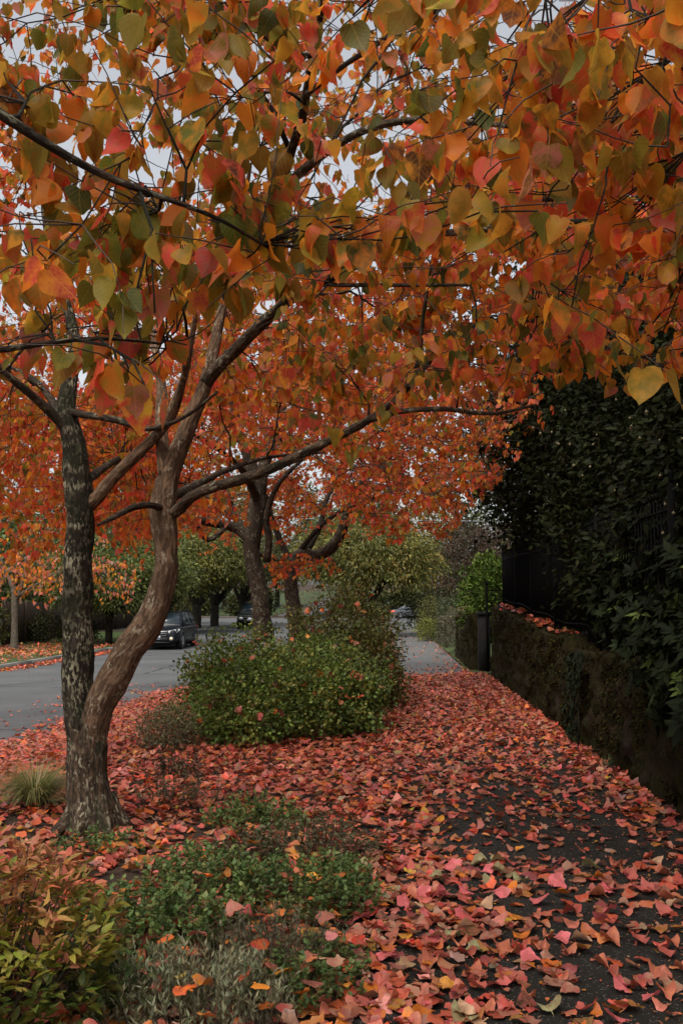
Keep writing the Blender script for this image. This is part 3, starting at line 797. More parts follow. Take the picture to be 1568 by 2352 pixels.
street_tree('third street tree, dark trunk bending right above the rose bushes', b3,
            [('trunk', [T3], M['bark_street'], 18), ('branch', [T3b, T3c, T3d, T3e], M['bark_black'], 9)], [T3, T3b, T3c, T3d, T3e], d3, 4300, 'far', keep_far, thick=2.7)
rng = np.random.default_rng(104); random.seed(3)
# --- the tree whose boughs come in overhead from the left of the camera
b0 = np.array([-2.9, -1.3, 0.0])
T0 = smooth_path([(-2.9, -1.3, -.05, .2), (-2.88, -1.2, .8, .14), (-2.8, -1.0, 1.8, .12), (-2.6, -.7, 2.6, .10), (-2.5, -.3, 3.3, .08), (-2.3, .2, 4.2, .05), (-2.2, .6, 5.2, .025)])
def l0(*rows): return smooth_path(rows)
L0a = smooth_path(np.vstack([[(-2.62, -.75, 2.5, .05), (-2.3, .6, 2.55, .034), (-1.75, 1.7, 2.42, .02)], [np.append(at(-60, 840, 2.7), .012), np.append(at(60, 782, 2.75), .009), np.append(at(170, 762, 2.8), .007), np.append(at(290, 758, 2.9), .006), np.append(at(370, 790, 3.0), .004)]]), .08, 14)
L0b = smooth_path(np.vstack([[(-2.5, -.3, 3.2, .045), (-1.9, 1.0, 3.25, .03), (-1.4, 2.0, 3.1, .018)], [np.append(at(300, 460, 2.6), .011), np.append(at(420, 450, 2.7), .008), np.append(at(520, 470, 2.8), .006), np.append(at(600, 560, 2.9), .004)]]), .08, 14)
L0c = smooth_path([(-2.5, -.3, 3.3, .05), (-1.4, .8, 3.7, .03), (-.3, 1.9, 3.75, .02), (.6, 2.8, 3.6, .012), (1.3, 3.6, 3.4, .006)])
L0d = smooth_path([(-2.3, .2, 4.2, .04), (-1.5, 1.6, 4.7, .026), (-.8, 3.0, 4.8, .014), (-.2, 4.2, 4.6, .006)])
L0e = smooth_path([(-2.5, -.3, 3.3, .04), (-3.2, .9, 3.6, .025), (-3.4, 2.4, 3.5, .014), (-3.2, 3.8, 3.2, .007)])
n0 = 40
t0 = np.concatenate([dome(150, (-1.9, .6), 4.2, 4.4, 3.0, 5.4, .9),
                     np.stack([rng.uniform(-1.5, 1.7, n0), rng.uniform(2.6, 3.8, n0), rng.uniform(2.75, 3.6, n0)], 1)])
t0 = np.concatenate([t0, np.array([at(rng.uniform(0, 620), rng.uniform(380, 960), rng.uniform(2.5, 3.9)) for _ in range(44)]),
                     np.array([at(rng.uniform(1000, 1600), rng.uniform(0, 800), rng.uniform(2.6, 4.2)) for _ in range(32)])])
t0 = t0[np.array([keep_near(p) for p in t0])]
street_tree('boughs of the street tree left of the camera with large near leaves overhead', b0,
            [('trunk', [T0], M['bark_dark'], 18), ('branch', [L0a, L0b, L0c, L0d, L0e], M['bark_street'], 8)], [T0, L0a, L0b, L0c, L0d, L0e], t0, 600, 'near', keep_near, (.062, .102))

rng = np.random.default_rng(105); random.seed(4)
# --- small orange sapling across the road
bs = np.array([-15.9, 42.0, -.27])
Ys = 42.0
S1 = limb([(33, 1497, Ys, .17), (34, 1440, Ys, .14), (34, 1385, Ys, .13), (30, 1350, Ys, .10), (12, 1310, Ys, .06), (-5, 1260, Ys, .03)], .15)
S2 = limb([(34, 1385, Ys, .08), (52, 1340, Ys, .06), (60, 1290, Ys, .035), (64, 1250, Ys, .02)], .15)
S3 = limb([(36, 1372, Ys, .07), (80, 1345, Ys, .05), (125, 1318, Ys - .4, .03), (180, 1300, Ys - .8, .015)], .15)
root = empty('sapling_tree', bs, 'half bare young tree with orange leaves on the verge across the road', 'tree')
tr = mesh_tubes([S1], 12, .06).build('trunk', M['bark_pale'], root, smooth=True, origin=bs)
mesh_tubes([S2, S3], 8, .06).build('branch', M['bark_pale'], tr, smooth=True, origin=bs)
ts = dome(150, (bs[0] + 1.3, Ys), 3.6, 3.0, 2.4, 4.9, .8)
br, tw, sp, so = grow([S1, S2, S3], ts, 520, (.5, 1.0))
mesh_tubes(br, 5).build('branch', M['twig_pale'], tr, smooth=True, origin=bs)
pos, yd, nd, sz = hang(sp, so, (.11, .17)); k = rng.random(len(pos)) < .20; pos, yd, nd, sz = pos[k], yd[k], nd[k], sz[k]
c, _ = pick(['orange', 'amber', 'pink', 'redor', 'tan'], [.28, .22, .3, .08, .12], len(pos))
cr = leaf_object('crown', crown_leaves(pos, yd, nd, sz, c, c * .8), M['leaf_far'], root, bs)
mesh_tubes(tw, 3).build('twigs', M['twig_pale'], cr, origin=bs)
rng = np.random.default_rng(106); random.seed(5)
# ------------------------------------------------------------------ bushes, hedges and other trees
def leafy(ells, n_cl, per, clump_r, size, tmpl, cols, droop=.0, curl=.2, inner=.55, cjit=.25, ljit=.18, bottom=-.7, lump=.22, fold=.2, zmin=.02, ratio=None, seed=0.0, updir=.3):
    vol = np.array([(e[3] * e[4] * e[5]) ** .667 for e in ells]); vol = vol / vol.sum()
    cols = np.array(cols); pos = []; yd = []; nd = []; cl = []
    for e, w in zip(ells, vol):
        c = np.array(e[:3]); r = np.array(e[3:6])
        m = max(3, int(n_cl * w))
        d = unit(rng.normal(0, 1, (m * 2, 3))); d = d[d[:, 2] > bottom][:m]; m = len(d)
        q = inner + (1 - inner) * rng.random((m, 1)) ** .45
        q = q * (1 + lump * 1.6 * vnoise(d * 1.9 + seed + c, 1.0)[:, None])
        cc = c + d * r * q
        ci = rng.integers(0, len(cols), m) if ratio is None else rng.choice(len(cols), m, p=np.array(ratio) / sum(ratio))
        ccol = cols[ci] * np.exp(rng.normal(0, cjit, (m, 1)))
        off = rng.normal(0, clump_r, (m, per, 3)); off[..., 2] *= .75
        p = (cc[:, None] + off).reshape(-1, 3)
        out = np.repeat(d, per, 0)
        y = out * .7 + rng.normal(0, .55, p.shape) + np.array([0, 0, -droop])
        n_ = out * .6 + rng.normal(0, .5, p.shape) + np.array([0, 0, updir])
        pos.append(p); yd.append(y); nd.append(n_); cl.append(np.repeat(ccol, per, 0) * np.exp(rng.normal(0, ljit, (len(p), 1))))
    pos = np.concatenate(pos); yd = np.concatenate(yd); nd = np.concatenate(nd); cl = np.concatenate(cl)
    k = pos[:, 2] > zmin; pos, yd, nd, cl = pos[k], yd[k], nd[k], cl[k]
    return leaf_arrays(pos, yd, nd, rng.uniform(size[0], size[1], len(pos)), tmpl, cl, cl * np.array([1.3, 1.0, .8]), fold, curl)

def stems(base, ells, n, r0, jit=.15, sides=5, zb=0.0, spread=.2):
    mb = MB()
    for i in range(n):
        e = ells[rng.integers(0, len(ells))]; d = unit(rng.normal(0, 1, 3)); d[2] = abs(d[2]) * .8
        t = np.array(e[:3]) + d * np.array(e[3:6]) * rng.uniform(.5, .95)
        b = np.array([base[0] + rng.normal(0, spread) , base[1] + rng.normal(0, spread), zb])
        u = np.linspace(0, 1, 6)[:, None]; c = b * .45 + t * .55; c[2] = b[2] + (t[2] - b[2]) * .75; c[:2] = b[:2] + (t[:2] - b[:2]) * .35
        p = (1 - u) ** 2 * b + 2 * u * (1 - u) * c + u * u * t; p[1:-1] += rng.normal(0, jit * .2, (4, 3))
        mb.tube(p, np.linspace(r0, r0 * .25, 6), sides)
    return mb

def plant(name, label, cat, base, ells, mat, stem_mat, group=None, nst=14, r0=.008, st_spread=.1, leaf_part='foliage', stem_part='stems', **kw):
    root = empty(name, base, label, cat, group)
    leaf_object(leaf_part, leafy(ells, **kw), mat, root, base)
    if nst: stems(base, ells, nst, r0, zb=base[2] - .02, spread=st_spread).build(stem_part, stem_mat, root, smooth=True, origin=base)
    return root

# rose bush: sprawling, small leaves, a few coral flowers
G = [(.095, .160, .030), (.125, .180, .036), (.070, .125, .028), (.19, .20, .042), (.062, .058, .018), (.10, .055, .02)]
rb = (-1.75, 12.9, 0.0)
e1 = [(-1.70, 12.9, .48, .85, .9, .62), (-1.05, 12.6, .40, .72, .9, .50), (-2.12, 12.6, .36, .42, .6, .52), (-1.3, 13.7, .55, .80, .8, .66), (-.62, 13.1, .38, .50, .7, .48), (-1.75, 11.8, .26, .5, .45, .34)]
ro = plant('rose_bush', 'big sprawling green rose bush with caught red leaves and coral flowers', 'bush', rb, e1, M['green'], M['stem_green'], nst=34, r0=.007, st_spread=.5,
           n_cl=3400, per=15, clump_r=.080, size=(.032, .054), tmpl=T_BROAD, cols=G, ratio=[5, 4, 3, 2.4, .6, .2], inner=.55, lump=.62, bottom=-.75, cjit=.35)
mbx = MB()
sh = []
for k in range(90):                                            # long loose shoots
    a = rng.uniform(0, 6.28); e = e1[rng.integers(0, len(e1))]
    st = np.array([e[0] + math.cos(a) * e[3] * .7, e[1] + math.sin(a) * e[4] * .7, e[2] + e[5] * rng.uniform(.2, .8)])
    d = np.array([math.cos(a) * .6, math.sin(a) * .6, rng.uniform(.3, 1.1)]); L = rng.uniform(.25, .55)
    p = np.array([st + d * L * t + np.array([0, 0, -.22 * L * t * t]) + rng.normal(0, .012, 3) for t in np.linspace(0, 1, 5)])
    mbx.tube(p, np.linspace(.005, .002, 5), 4)
    for q in np.linspace(.25, 1, 9):
        sh.append(p[0] + (p[-1] - p[0]) * q + rng.normal(0, .022, 3))
mbx.build('shoots', M['stem_green'], ro, origin=rb)
sh = np.array(sh); c = np.array(G)[rng.integers(0, 4, len(sh))] * 1.2
leaf_object('shoot_leaves', leaf_arrays(sh, rng.normal(0, 1, sh.shape), rng.normal(0, .6, sh.shape) + [0, 0, .6], rng.uniform(.03, .05, len(sh)), T_OVAL[0], c, c), M['green'], ro, rb)
M['coral'] = plain_mat('coral_petal', (.72, .22, .16), .6, var=.2, scale=60)
def flower(pt, parent, origin, r=.032):
    n = 16; a = rng.uniform(0, 6.28, n)
    el = np.repeat([.25, .75], n // 2)
    d = np.stack([np.cos(a) * np.cos(el), np.sin(a) * np.cos(el), np.sin(el)], 1)
    c = np.tile([.72, .25, .16], (n, 1)) * np.exp(rng.normal(0, .15, (n, 1)))
    leaf_object('flower', leaf_arrays(np.repeat([pt], n, 0) - np.array([0, 0, .01]), d, np.stack([-d[:, 0], -d[:, 1], np.ones(n)], 1), np.full(n, r), T_HEART[1], c, c, .3, .3), M['fallen'], parent, origin)
for px, py, Y in ((446, 1474, 11.9), (452, 1480, 11.9), (505, 1472, 12.6), (512, 1466, 12.6), (560, 1462, 12.9), (594, 1468, 13.2), (610, 1458, 13.3), (430, 1520, 12.0), (640, 1470, 13.2)):
    flower(at(px, py, Y), ro, rb)
# darker bush round the foot of the third tree
rb2 = (-.85, 15.9, 0.0)
e2 = [(-.90, 15.8, .74, .75, .9, .98), (-.35, 15.3, .56, .45, .8, .74), (-.70, 16.6, .92, .75, .9, 1.0), (-.22, 16.4, .40, .35, .8, .55)]
ro2 = plant('bush', 'darker reddish green bush between the rose bush and the path', 'bush', rb2, e2, M['green'], M['stem_green'], nst=40, r0=.012, st_spread=.4,
            n_cl=1300, per=13, clump_r=.09, size=(.045, .075), tmpl=T_OVAL[1], cols=[(.075, .105, .024), (.10, .125, .028), (.065, .070, .020), (.15, .075, .028), (.13, .12, .03)], ratio=[4, 4, 3, 1.3, 2], inner=.5, lump=.5)
rb3 = (-.05, 18.6, 0.0)
plant('bush', 'small yellow green bush at the left edge of the path beyond the leaf carpet', 'bush', rb3, [(-.35, 18.6, .55, .5, .8, .55)], M['green'], M['stem_green'], nst=12, st_spread=.2,
      n_cl=260, per=11, clump_r=.08, size=(.04, .06), tmpl=T_OVAL[1], cols=[(.11, .105, .02), (.075, .08, .02), (.13, .10, .02)])
plant('bush', 'small grey leaved bush at the near left foot of the rose bush', 'bush', (-2.55, 11.4, 0), [(-2.55, 11.4, .2, .32, .35, .25)], M['green'], M['twig'], nst=14, st_spread=.1,
      n_cl=260, per=12, clump_r=.06, size=(.025, .04), tmpl=T_OVAL[1], cols=[(.13, .14, .07), (.17, .17, .09), (.11, .10, .05)])

rng = np.random.default_rng(107); random.seed(6)
# ---------------- front bed
def gpt(px, py, z=0.0):
    d = RC @ np.array([(px - 784) / F, (1176 - py) / F, -1.0]); return CAM + d * ((z - EYE) / d[2])
# nandina-like shrub with pink-red young leaves over yellow green
nb = (-1.68, 3.95, 0.0)
root = empty('nandina_shrub', nb, 'pink and yellow green lance leaved shrub at the near left corner', 'shrub')
parts = []; stm = MB()
npx = []
for k in range(520):
    a = rng.uniform(0, 6.28); q = math.sqrt(rng.random())
    x, y = nb[0] + .60 * q * math.cos(a), nb[1] + .60 * q * math.sin(a)
    top = .74 * math.sqrt(max(.05, 1 - q * q * .82)) * (1 + .2 * mnoise.noise(Vector((x * 4, y * 4, 1))))
    z = top * rng.uniform(.30, 1.0) if rng.random() < .75 else top
    h = z / .8
    n = rng.integers(7, 12)
    ang = rng.uniform(0, 6.28) + np.arange(n) * 2.4
    el = rng.normal(.15, .35, n)
    out = np.array([math.cos(a), math.sin(a), .5]) * .5
    d = np.stack([np.cos(ang) * np.cos(el), np.sin(ang) * np.cos(el), np.sin(el) - .1], 1) + out
    p = np.array([x, y, z]) + d * .012 + np.stack([np.zeros(n), np.zeros(n), -rng.uniform(0, .07, n)], 1)
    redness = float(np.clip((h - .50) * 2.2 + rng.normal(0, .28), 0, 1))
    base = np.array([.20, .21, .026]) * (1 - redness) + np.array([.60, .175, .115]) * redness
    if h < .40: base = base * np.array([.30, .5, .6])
    c = base * np.exp(rng.normal(0, .22, (n, 1))) * np.exp(rng.normal(0, .12, (n, 3)))
    c2 = c * .5 + .5 * np.array([.28, .19, .03])
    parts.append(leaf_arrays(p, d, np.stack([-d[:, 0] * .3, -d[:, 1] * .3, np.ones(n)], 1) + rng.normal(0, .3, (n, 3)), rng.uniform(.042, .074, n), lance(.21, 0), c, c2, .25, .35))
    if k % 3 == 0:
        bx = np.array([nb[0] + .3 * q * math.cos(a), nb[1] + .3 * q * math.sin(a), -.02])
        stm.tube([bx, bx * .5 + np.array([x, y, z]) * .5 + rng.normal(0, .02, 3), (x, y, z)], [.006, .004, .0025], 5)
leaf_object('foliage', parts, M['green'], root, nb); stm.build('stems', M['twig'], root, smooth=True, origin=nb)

def herb(name, label, px, py, w, h, n, cols, size, group=None, tmpl=None, cat='plant', upright=.6, mat='green', st=.5, stemcol='stem_green', depth=.8):
    """low leafy plant: many short upright stems with pairs of leaves"""
    b = gpt(px, py, .0); root = empty(name, (b[0], b[1], 0), label, cat, group)
    pp = []; yy = []; nn = []; cc = []; mb = MB(); cols = np.array(cols)
    for k in range(n):
        a = rng.uniform(0, 6.28); q = math.sqrt(rng.random()) * (1 + .25 * mnoise.noise(Vector((math.cos(a) * 2 + b[0], math.sin(a) * 2, b[1]))))
        x, y = b[0] + 1.12 * w * q * math.cos(a), b[1] + 1.12 * w * depth * q * math.sin(a)
        hh = h * 1.12 * rng.uniform(.4, 1.15) * math.sqrt(max(.12, 1 - q * q * .8))
        lean = np.array([math.cos(a) * q * .35 + rng.normal(0, .15), math.sin(a) * q * .35 + rng.normal(0, .15), 1.0]) * hh
        p0 = np.array([x, y, -.01]); mb.tube([p0, p0 + lean * .5 + rng.normal(0, .006, 3), p0 + lean], [.0016, .0012, .0007], 3, cap=False)
        m = max(4, int(hh / .020)); t = rng.uniform(.3, 1.0, m) ** .8
        ang = rng.uniform(0, 6.28, m); col = cols[rng.integers(0, len(cols))] * math.exp(rng.normal(0, .18))
        pp.append(p0 + lean * t[:, None]); yy.append(np.stack([np.cos(ang), np.sin(ang), rng.normal(upright, .3, m)], 1))
        nn.append(np.stack([-np.cos(ang) * .4, -np.sin(ang) * .4, np.ones(m)], 1) + rng.normal(0, .25, (m, 3))); cc.append(np.tile(col, (m, 1)) * np.exp(rng.normal(0, .15, (m, 1))))
    pp, yy, nn, cc = map(np.concatenate, (pp, yy, nn, cc))
    leaf_object('foliage', leaf_arrays(pp, yy, nn, rng.uniform(size[0], size[1], len(pp)), tmpl or T_OVAL[0], cc, cc * [1.2, 1, .8], .2, .3), M[mat], root, (b[0], b[1], 0))
    mb.build('stems', M[stemcol], root, origin=(b[0], b[1], 0))
    return root
GG = [(.09, .165, .045), (.11, .18, .05), (.07, .13, .04), (.14, .18, .055)]
GR = [(.20, .235, .14), (.26, .28, .18), (.15, .18, .10), (.22, .21, .12)]
GD = [(.11, .105, .055), (.08, .095, .045), (.15, .12, .07), (.09, .11, .05)]
herb('catmint', 'dark green mint-like patch between the pink shrub and the grey mound', 330, 2170, .34, .26, 330, GG, (.022, .042), 'low green herbs in the bed')
herb('catmint', 'green mint-like plant left of the grey stalks in the middle of the bed', 470, 2055, .33, .24, 260, GG, (.022, .040), 'low green herbs in the bed')
herb('catmint', 'broad green mint-like plant by the edge of the path, below the grey stalks', 690, 2090, .42, .24, 380, GG, (.022, .040), 'low green herbs in the bed')
herb('catmint', 'green mint-like tuft right at the path edge, smallest of the near herbs', 770, 2020, .20, .17, 120, GG, (.020, .036), 'low green herbs in the bed')
herb('catmint', 'farthest green mint-like plant, straight right of the trunk foot', 585, 1905, .32, .22, 200, GG, (.025, .045), 'low green herbs in the bed')
herb('lavender', 'silvery grey lavender mound at the bottom middle of the bed', 450, 2335, .32, .24, 520, GR, (.024, .046), tmpl=lance(.13, 1), upright=1.2, stemcol='twig_pale')
herb('lavender', 'smaller greyish mound of narrow leaves right of the lavender mound', 620, 2215, .28, .22, 280, [(.10, .115, .06), (.08, .10, .045), (.12, .115, .07)], (.018, .036), tmpl=lance(.14, 1), upright=1.1, stemcol='twig_pale')
herb('herb', 'brownish grey seed-headed herb in the middle of the bed by the path', 730, 1975, .34, .27, 260, GD, (.016, .030), stemcol='twig')
herb('herb', 'sparse dry upright herb among red leaves right of the trunk', 415, 1850, .30, .26, 120, GD, (.016, .030), stemcol='twig')
herb('herb', 'small dry heather-like tuft on the leaves in front of the rose bush', 400, 1790, .22, .28, 80, [(.05, .05, .025), (.06, .045, .028)], (.02, .034), stemcol='twig')
herb('herb', 'low weed at the foot of the lichened trunk', 225, 1955, .30, .14, 130, GG, (.02, .04))
herb('catmint', 'small dark green tuft along the path edge near the bottom of the photo', 735, 2230, .20, .15, 110, GG, (.02, .036))
herb('herb', 'small brownish herb clump among leaves in the middle of the bed, left of the path', 575, 1985, .20, .22, 110, GD, (.022, .040), 'low green herbs in the bed')
herb('catmint', 'dark green clump at the very bottom between the pink shrub and the lavender', 265, 2310, .24, .20, 200, GG, (.022, .040), 'low green herbs in the bed')
herb('catmint', 'grassy green clump filling the bed right of the lavender near the bottom edge', 690, 2290, .22, .16, 150, GG, (.02, .036), 'low green herbs in the bed')
def grass_tuft(label, px, py, w, h, n, cols, name='grass_tuft', b=None):
    b = gpt(px, py) if b is None else np.array(b); mb = []
    a = rng.uniform(0, 6.28, n); L = h * rng.uniform(.6, 1.2, n); col = np.array(cols)[rng.integers(0, len(cols), n)] * np.exp(rng.normal(0, .2, (n, 1)))
    vs = []; F_ = []; S_ = []; C_ = []
    sp = rng.uniform(.45, 1.05, n)
    t = np.linspace(0, 1, 6)
    for i in range(n):
        d = np.array([math.cos(a[i]), math.sin(a[i])]); side = np.array([-d[1], d[0], 0]) * .0035
        r = w * sp[i] * t ** 1.2; z = L[i] * (1.7 * t - 1.25 * sp[i] * t ** 2.2)
        p = np.stack([b[0] + d[0] * (r + .03), b[1] + d[1] * (r + .03), np.maximum(z, -.02 + 0 * z) + b[2]], 1)
        k = len(vs) * 12
        ww = (1 - t * .85)[:, None]
        vs.append(np.concatenate([p + side * ww, p - side * ww]))
        for j in range(5): F_ += [k + j, k + j + 1, k + j + 7, k + j + 6]; S_.append(4)
        C_.append(np.tile(col[i], (12, 1)))
    co = np.concatenate(vs); c = np.concatenate(C_)
    o = build_mesh(name, co - b, F_, S_, M['green'], None, {'col': c, 'col2': c, 'luv': np.full((len(co), 3), .3)}, True)
    o.location = tuple(b); return tag(o, label, 'grass tuft')
grass_tuft('arching tuft of ornamental grass left of the near trunk', 80, 1855, .50, .30, 1300, [(.24, .25, .08), (.36, .30, .13), (.17, .20, .06)])
grass_tuft('small pale grass tuft at the right edge of the far path', 0, 0, .35, .5, 250, [(.22, .20, .13), (.16, .16, .09)], b=(1.95, 36.5, .03))
# weeds at the foot of the wall
for k, (y, l) in enumerate(((10.2, 'little green weed at the wall foot, nearest to the camera'), (11.8, 'second green weed growing at the foot of the mossy wall'))):
    grass_tuft(l, 0, 0, .10, .15, 40, [(.06, .10, .03)], name='weed', b=(2.12, y, 0))

def box_hedge(label, c, size, n_cl, per, lsize, cols, clump=.07, name='hedge', mat='green', tmpl=None):
    x, y, z = size; base = (c[0], c[1], c[2] - z / 2)
    root = empty(name, base, label, 'hedge')
    m = n_cl; p = rng.uniform(-.5, .5, (m, 3)); ax = rng.integers(0, 3, m); sg = np.where(rng.random(m) < .5, -.5, .5)
    sg[ax == 2] = .5
    p[np.arange(m), ax] = sg; d = np.zeros((m, 3)); d[np.arange(m), ax] = np.sign(sg)
    cc = np.array(c) + p * np.array(size) * (1 + .05 * rng.normal(0, 1, (m, 1)))
    q = (cc[:, None] + rng.normal(0, clump, (m, per, 3))).reshape(-1, 3); dd = np.repeat(d, per, 0)
    col = np.array(cols)[rng.integers(0, len(cols), m)] * np.exp(rng.normal(0, .2, (m, 1))); col = np.repeat(col, per, 0)
    leaf_object('foliage', leaf_arrays(q, dd * .6 + rng.normal(0, .5, q.shape) + [0, 0, .1], dd * .7 + rng.normal(0, .5, q.shape), rng.uniform(*lsize, len(q)), tmpl or T_OVAL[1], col, col), M[mat], root, base)
    e = [(c[0], c[1], c[2], x * .45, y * .45, z * .45)]
    stems(base, e, 16, .02, zb=base[2], spread=x * .2).build('stems', M['bark_black'], root, smooth=True, origin=base)
    return root
rng = np.random.default_rng(108); random.seed(7)
# ---------------- evergreens behind the wall
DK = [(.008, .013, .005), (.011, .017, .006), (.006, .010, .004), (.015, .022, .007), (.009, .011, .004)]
def big_evergreen(label, base, ells, n_cl, per, size, tmpl=None, cols=DK, trunk=None, clump=.2, droop=.25, name='evergreen_tree', **kw):
    root = empty(name, base, label, 'tree', 'dark evergreens behind the mossy wall')
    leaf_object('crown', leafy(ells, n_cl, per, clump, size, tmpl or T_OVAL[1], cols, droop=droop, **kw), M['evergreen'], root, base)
    mb = MB()
    top = max(e[2] for e in ells)
    for k in range(3):
        p = [(base[0], base[1], base[2] - .1), (base[0] + rng.normal(0, .15), base[1] + rng.normal(0, .15), base[2] + 1.0)]
        e = ells[k % len(ells)]; p += [tuple(np.array(p[-1]) * .5 + np.array(e[:3]) * .5), e[:3]]
        mb.tube(smooth_path([(*q, r) for q, r in zip(p, (.16, .12, .09, .05))], .3)[:, :3], .09, 8, .1)
    t = mb.build('trunk', M['bark_black'], root, smooth=True, origin=base)
    stems(base, ells, 26, .035, zb=base[2] + .6, spread=.1).build('branch', M['bark_black'], t, smooth=True, origin=base)
    return root
# tall one whose crown hangs out over the path
EA = [(3.95, 18.5, 6.6, 1.75, 2.4, 1.7), (3.25, 18.5, 5.2, 1.45, 2.0, 1.2), (4.25, 18.3, 5.4, 2.4, 3.6, 2.3), (2.95, 18.6, 4.3, 1.35, 2.6, 1.35), (3.3, 16.6, 4.6, 1.3, 2.0, 1.5), (5.2, 18.0, 7.6, 3.0, 3.4, 2.4), (2.75, 19.4, 3.3, .85, 1.6, .75), (3.8, 20.6, 5.5, 2.0, 2.4, 2.2), (4.6, 16.0, 4.2, 2.0, 2.0, 1.7)]
A = big_evergreen('tall dark evergreen leaning out over the path beyond the fence', (4.4, 18.4, 1.2), EA, 4200, 18, (.08, .14), clump=.17, seed=1.0, lump=.38, inner=.3)
EB = [(2.85, 14.6, 2.75, .65, 1.7, .75), (2.75, 12.9, 2.0, .5, 1.2, .8), (4.1, 11.5, 4.0, 1.8, 2.6, 2.2), (3.4, 10.0, 2.9, 1.15, 1.9, 1.4), (5.0, 12.0, 6.4, 2.4, 2.6, 2.2), (3.6, 13.4, 3.7, 1.25, 1.6, 1.35), (3.2, 11.4, 2.2, .8, 1.6, .8), (3.5, 8.3, 3.3, 1.1, 1.6, 1.3)]
B = big_evergreen('dark strawberry tree with small pale hanging fruits above the wall', (4.8, 11.5, 1.2), EB, 3600, 14, (.07, .12), clump=.15, inner=.3, seed=2.0, tmpl=lance(.24, 0), lump=.3)
EC = [(3.9, 7.0, 3.4, 1.45, 2.0, 2.0), (3.5, 6.2, 2.0, .95, 1.5, .9), (5.0, 6.5, 5.6, 2.0, 2.2, 1.8), (6.6, 8.5, 4.6, 2.2, 2.4, 3.4)]
big_evergreen('dark evergreen shrub tree nearest the camera behind the wall', (5.0, 7.0, 1.2), EC, 1700, 12, (.07, .12), clump=.18, seed=3.0)
ED = [(6.8, 24.5, 6.8, 2.6, 3.0, 4.5), (7.6, 15.0, 7.0, 2.8, 4.0, 5.0), (6.2, 22.0, 3.6, 2.2, 2.2, 2.2)]
big_evergreen('tallest dark evergreen at the back, above the others at the right edge', (7.2, 18.5, 1.2), ED, 1500, 12, (.10, .18), clump=.30, seed=4.0)
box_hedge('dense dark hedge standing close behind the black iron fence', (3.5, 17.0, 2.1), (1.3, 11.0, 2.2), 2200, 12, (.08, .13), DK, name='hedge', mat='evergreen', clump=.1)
# fruits
M['fruit'] = plain_mat('pale_fruit', (.20, .17, .09), .45, var=.2, scale=90)
fm = MB(); fm.lathe([(.003, .012), (.008, .008), (.0115, 0), (.009, -.008), (.003, -.0125)], (0, 0, 0), seg=8)
fm.tube([(0, 0, .01), (.003, 0, .02), (0, .004, .03)], .0008, 3)
f0 = fm.build('fruit', M['fruit'], B, smooth=True)
base = np.array((4.8, 11.5, 1.2))
spots = []
for k in range(40):
    px, py = [(1430, 1000), (1340, 1060), (1500, 1080), (1290, 1000), (1470, 900), (1540, 1150), (1420, 760), (1300, 830)][k % 8]
    px += rng.normal(0, 45); py += rng.normal(0, 45)
    p = at(px, py, 9.6 if px < 1400 else 8.6) + rng.normal(0, .06, 3)
    if k == 0: o = f0
    else:
        o = f0.copy(); COL.objects.link(o); o.parent = B
    o.location = tuple(p - base); o.rotation_euler = tuple(rng.normal(0, .25, 3)); s_ = rng.uniform(.8, 1.25); o.scale = (s_, s_, s_)

# rhododendron-like shrub with whorled glossy leaves hanging over the wall
def whorl_shrub(label, base, ells, n, L, cols, name='laurel_shrub', wh=(6, 9), young=.06, parts_mat='evergreen', droop=.15):
    root = empty(name, base, label, 'shrub'); parts = []
    vol = np.array([(e[3] * e[4] * e[5]) ** .667 for e in ells]); vol /= vol.sum(); ends = []
    for e, w in zip(ells, vol):
        for k in range(int(n * w)):
            d = unit(rng.normal(0, 1, 3)); 
            if d[0] > .65 and rng.random() < .6: d[0] *= -1
            c = np.array(e[:3]) + d * np.array(e[3:6]) * rng.uniform(.65, 1.0) * (1 + .3 * mnoise.noise(Vector(d * 2)))
            ax = unit(d * .8 + np.array([0, 0, .55]) + rng.normal(0, .25, 3)); u = unit(np.cross(ax, [.2, .9, .1])); v = np.cross(ax, u)
            m = rng.integers(*wh); an = np.arange(m) * 2 * math.pi / m + rng.uniform(0, 6)
            yd = np.outer(np.cos(an), u) + np.outer(np.sin(an), v) + ax * rng.normal(.25, .25, (m, 1)) - np.array([0, 0, droop])
            col = np.array(cols)[rng.integers(0, len(cols))] * math.exp(rng.normal(0, .25))
            if rng.random() < young: col = np.array([.085, .12, .03]) * math.exp(rng.normal(0, .2))
            cc = np.tile(col, (m, 1)) * np.exp(rng.normal(0, .12, (m, 1)))
            parts.append(leaf_arrays(np.tile(c, (m, 1)), yd, np.tile(ax, (m, 1)) + rng.normal(0, .15, (m, 3)), rng.uniform(L[0], L[1], m), lance(.19, 0), cc, cc * 1.2, .12, .2))
    leaf_object('foliage', parts, M[parts_mat], root, base)
    stems(base, ells, 34, .016, zb=base[2], spread=.15).build('stems', M['bark_black'], root, smooth=True, origin=base)
    return root
whorl_shrub('glossy dark whorl leaved shrub spilling over the wall at the right edge', (3.1, 9.0, 1.0),
            [(3.05, 9.2, 1.75, .75, 1.3, .75), (2.75, 9.0, 1.25, .55, .9, .45), (3.3, 10.6, 2.1, .9, 1.2, .9), (2.45, 8.3, 1.15, .42, .9, .5), (2.35, 7.6, .95, .32, .7, .42), (3.0, 7.7, 1.9, .8, 1.2, .9), (2.95, 12.1, 1.9, .6, .9, .75), (2.85, 10.6, 1.45, .6, .9, .5), (2.7, 7.6, 1.3, .5, .7, .5)],
            1900, (.10, .165), [(.010, .017, .007), (.014, .022, .008), (.008, .013, .006)])
